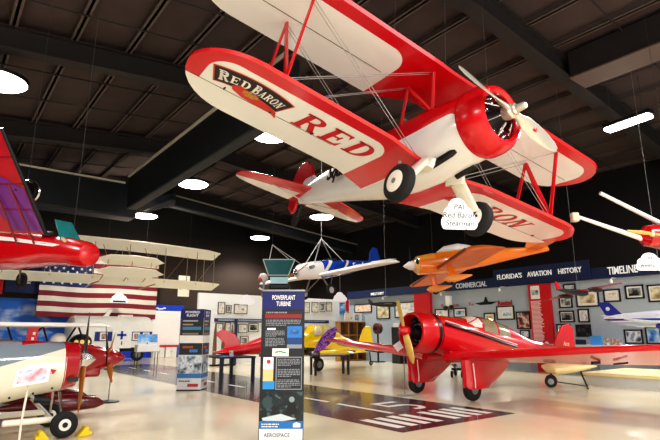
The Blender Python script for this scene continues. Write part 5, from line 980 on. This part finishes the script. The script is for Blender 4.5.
# shelf unit, easel pictures, small red items at the end of the white wall
sx = at_y(351, 330, 22.6).x
t = thing('book_shelf', 'brown wooden shelf unit with dark cubbies behind the yellow aircraft', 'shelf', (sx, 22.6, 0)); BW_ = mat('9a6b3c', .5, vary=.2); zt = at_y(351, 322, 22.6).z; hw = (at_y(363.5, 330, 22.6).x - at_y(338, 330, 22.6).x) / 2
mb = MB()
for x in (-hw, -hw / 3, hw / 3, hw): mb.span((x - .03, -.2, 0), (x + .03, .2, zt), BW_)
mb.build('upright', t, smooth=False); MB().span((-hw, .17, 0), (hw, .2, zt), mat('5b3c20', .6)).build('back_panel', t, smooth=False); mb = MB()
for z in (.05, zt * .33, zt * .66, zt): mb.span((-hw - .04, -.21, z - .03), (hw + .04, .2, z + .02), BW_)
mb.build('shelf_board', t, smooth=False)
for k, (px0, px1, l, c) in enumerate(((344.5, 352.5, 'left leaning photo on top of the brown shelf', ['b4543c', 'f0e6da', 'e8dccd']), (353.8, 359.5, 'middle leaning photo on top of the brown shelf', ['3b4a58', 'b8c6d2', '6f8698']), (360.6, 369, 'right leaning blue photo on top of the brown shelf', ['1d4f9c', 'dfe6ea', '4b8bd0']))):
    xa, xb = at_y(px0, 317, 22.5).x, min(at_y(px1, 317, 22.5).x, sx + hw + (.0 if k < 2 else .45)); w_ = xb - xa; t = thing('leaning_photo', l, 'photo', ((xa + xb) / 2, 22.5, zt + .022), (-.0, 0, 0), 'leaning photos'); h_ = .48
    MB().box((0, 0, h_ / 2), (w_, .03, h_), WHITE).build('frame', t, smooth=False); MB().box((0, -.02, h_ / 2), (w_ * .75, .01, h_ * .7), picture(c, 5)).build('print', t, smooth=False); MB().box((0, .07, .02), (w_ * .5, .12, .03), DARKM).build('prop_foot', t, smooth=False)
p = at_y(349, 305, 23.9); t = thing('red_sign_panel', 'small plain red panel on the wall above the leaning photos', 'panel', (p.x, 23.97, p.z)); MB().span((-.2, -.04, -.38), (.2, 0, .32), REDP).build('panel_face', t, smooth=False)
p = at_y(343, 309, 23.9); t = thing('poster', 'blue poster beside the small red panel', 'poster', (p.x, 23.97, p.z)); MB().span((-.22, -.02, -.42), (.2, 0, .35), picture(SKY, 3)).build('poster_sheet', t, smooth=False); MB().span((-.22, -.03, .35), (.2, 0, .38), DARKM).build('hanger_rail', t, smooth=False)
p = at_x(379, 328.5, 19.6); t = thing('ring_engine', 'dark reddish round engine on a stand behind the yellow tail', 'engine', (19.5, p.y, 0)); MB().lathe([(-.15, .2), (-.1, .3), (.1, .3), (.15, .2)], (0, 0, p.z), (1, 0, 0), mat('4a1418', .4), 20).build('engine_body', t); MB().lathe([(-.17, .1), (.17, .1)], (0, 0, p.z), (1, 0, 0), DARKM, 14).build('crankcase', t); MB().tube([(0, 0, 0), (0, 0, p.z - .25)], .05, DARKM).span((-.25, -.25, 0), (.25, .25, .05), DARKM).build('stand', t)
p = at_x(400, 331, 19.7); t = thing('display_pedestal', 'black pedestal box behind the propeller of the red monoplane', 'pedestal', (19.6, p.y, 0)); MB().span((-.25, -.3, 0), (.25, .3, p.z + .2), BLACK).build('pedestal_body', t, smooth=False, bevel=.02); MB().span((-.2, -.2, p.z + .2), (.2, .2, p.z + .42), mat('d9d9d4', .4)).build('case_top', t, smooth=False)
# camera-like cutout next to commercial wall text
p = at_x(449, 308, 19.9); t = thing('projector_mount', 'small white ceiling mount with dark twin lenses near the commercial pictures', 'device', tuple(p)); MB().box((0, 0, .35), (.16, .3, .5), WHITE).build('arm_housing', t, bevel=.03); MB().ball((-.05, .17, 0), (.1, .14, .12), BLACK, 10, 7).ball((-.05, -.17, .02), (.1, .14, .12), BLACK, 10, 7).build('lens', t); MB().span((-.02, -.03, .5), (.24, .03, .56), WHITE).build('bracket', t)
# ================================================================== GALLERY MODELS
AW = mat('d3def0', .25, coat=.5); AB = mat('1c2a86', .3, coat=.4)
c0, c1 = at_d(606, 320, 15.5), at_d(700, 311, 14.2); c1.z = c0.z; dx = c0 - c1; Ln = dx.length
al = thing('airliner_model', 'white and blue airliner model with dark blue tail at the right picture edge', 'model aircraft', tuple(c1), (0, -math.asin(0), math.atan2(-dx.y, -dx.x)))
am = masked('airliner_paint', 'e2e8f2', [(lambda x, y, z: z.lt(-.06), '9fb0d4'), (lambda x, y, z: z.abs().lt(.03), '2c3f9c')])
MB().fuse([(.4, -.02, .04, .04, 2), (.25, 0, .17, .18, 2), (0, .02, .24, .26, 2), (-Ln * .3, .02, .25, .26, 2), (-Ln * .65, .0, .22, .22, 2), (-Ln * .88, .03, .12, .13, 2), (-Ln * 1.02, .05, .03, .04, 2)], am, 22).build('fuselage', al)
MB().prism([(-Ln * .80, 0, .14), (-Ln * .94, 0, .52), (-Ln * 1.08, 0, .54), (-Ln * .99, 0, .10)], (0, .035, 0), AB).build('tail_fin', al); MB().lathe([(-.022, .06), (.022, .06)], (-Ln * .965, 0, .33), (0, 1, 0), mat('c9d2ee', .4), 12).build('tail_emblem', al)
for s in (-1, 1):
    MB().wing([((-Ln * .3, s * .2, -.12), (-Ln * .55, s * .2, -.12), .05), ((-Ln * .68, s * 1.4, -.02), (-Ln * .76, s * 1.4, -.02), .02), ((-Ln * .72, s * 1.46, .12), (-Ln * .77, s * 1.46, .12), .01)], AW).build('wing', al); MB().wing([((-Ln * .87, s * .08, .08), (-Ln * .97, s * .08, .08), .02), ((-Ln * 1.0, s * .5, .12), (-Ln * 1.05, s * .5, .12), .01)], AW).build('tailplane', al); MB().lathe([(0, .05), (.05, .08), (.3, .075), (.36, .04)], (-Ln * .46, s * .62, -.2), (1, 0, 0), AB, 14).build('engine_pod', al)
text('title_lettering', 'AIRWAYS', al, (-.5, .255, .1), (-1, 0, 0), (0, 0, 1), .13, AB, width=.7, depth=.02)
p = loc_of(al) @ V((-.8, 0, .2)); cable(p, (p.x, p.y, zc(p.x) - .2), 'thin cable above the airliner model', .004)
a, b_ = at_d(541, 289.5, 17.0), at_d(621, 296.5, 14.8); mid = (a + b_) / 2; dv = b_ - a
rm = thing('model_aircraft', 'thin red winged model aircraft with dark engines hanging before the gallery pictures', 'model aircraft', tuple(mid), (0, 0, math.atan2(dv.y, dv.x) + PI / 2)); hs_ = V((dv.x, dv.y)).length / 2; tl_ = -dv.z / 2
MB().wing([((.2, -hs_, -.0), (-.05, -hs_, .0), .03), ((.25, 0, .03), (-.2, 0, .03), .06), ((.2, hs_, -.0), (-.05, hs_, .0), .03)], RED).build('wing', rm); rm.rotation_euler.x = math.asin(max(-1, min(1, -dv.z / dv.length)))*-1
MB().fuse([(.5, .0, .05, .06, 2), (.2, 0, .1, .11, 2.2), (-.6, .02, .07, .07, 2), (-1.1, .06, .02, .03, 2)], BLACK, 14).build('fuselage', rm)
for s in (-1, 1): MB().fuse([(.42, 0, .06, .06, 2, s * .5), (.1, .0, .09, .09, 2.2, s * .5), (-.25, .0, .02, .03, 2, s * .5)], DARKM, 12).build('engine_pod', rm)
MB().prism([(-.85, 0, .04), (-1.0, 0, .3), (-1.12, 0, .3), (-1.1, 0, .04)], (0, .02, 0), RED).build('tail_fin', rm); p = mid + V((0, 0, .1)); cable(p, (p.x, p.y, zc(p.x) - .2), 'thin cable above the red winged model aircraft', .003)
p = at_d(386, 304.5, 19.0); t = thing('model_aircraft', 'small dark model aircraft with long slim body hanging before the military pictures', 'model aircraft', tuple(p), (0, 0, -math.radians(38))); MB().fuse([(.55, 0, .02, .02, 2), (.3, 0, .1, .1, 2), (-.2, 0, .1, .09, 2), (-.62, .02, .03, .03, 2)], mat('2a2e2c', .4), 12).build('fuselage', t)
MB().wing([((.15, -.8, 0), (-.1, -.8, 0), .02), ((.2, 0, 0), (-.15, 0, 0), .04), ((.15, .8, 0), (-.1, .8, 0), .02)], mat('3b413a', .4)).build('wing', t); MB().prism([(-.45, 0, .02), (-.6, 0, .2), (-.68, 0, .2), (-.64, 0, .02)], (0, .02, 0), mat('3b413a', .4)).build('tail_fin', t); cable(p + V((0, 0, .08)), (p.x, p.y, zc(p.x) - .2), 'thin cable above the small dark model aircraft', .003)
# counter things along the gallery wall foot
t = thing('display_counter', 'grey display counter along the foot of the gallery wall', 'counter', (XR - .60, 8.6, 0)); zt = at_x(600, 345, XR - .60).z; MB().span((-.3, -5, zt - .06), (.33, 5.5, zt), mat('b9bfc4', .5)).build('worktop', t, smooth=False)
for y in (-4.5, -2, .5, 3, 5): MB().span((-.25, y - .04, 0), (.3, y + .04, zt - .06), mat('8a9096', .5)).build('support_panel', t, smooth=False)
def counter_item(px0, px1, pytop, name, label, cat, m, tilt=0.):
    ya, yb = at_x(px0, 343, XR - .65).y, at_x(px1, 343, XR - .65).y; w_ = abs(ya - yb); h_ = at_x((px0 + px1) / 2, pytop, XR - .65).z - zt; t = thing(name, label, cat, (XR - .65, (ya + yb) / 2, zt)); MB().box((0, 0, h_ / 2), (.05, w_, h_), m, (0, tilt, 0)).build('panel_face', t, smooth=False); MB().box((.06, 0, .02), (.12, w_ * .6, .035), DARKM).build('stand_foot', t, smooth=False)
counter_item(591, 602.5, 336, 'leaflet_box', 'bright blue leaflet holder on the gallery counter', 'holder', mat('3c8fd6', .5)); counter_item(576, 586, 339.5, 'leaflet_box', 'dark navy box on the gallery counter right of the red tail fin', 'box', mat('1a2138', .5)); counter_item(604, 612, 338, 'brochure_stand', 'left pale brochure stand on the gallery counter', 'holder', picture(['d8cfc0', '8b6f5c', 'f0ece2'], 6)); counter_item(613, 622, 339, 'brochure_stand', 'right pale brochure stand on the gallery counter', 'holder', picture(['e9e4dc', 'b0563f', 'cfd6dc'], 6))
p = at_x(499, 331, XR); t = thing('display_screen', 'black flat screen on the gallery wall behind the red monoplane', 'screen', (XR, p.y, p.z)); MB().span((-.08, -.45, -.2), (0, .45, .2), BLACK).build('screen_body', t, smooth=False, bevel=.01); MB().span((-.085, -.41, -.16), (-.08, .41, .16), mat('101318', .1, coat=.8)).build('screen_glass', t, smooth=False)
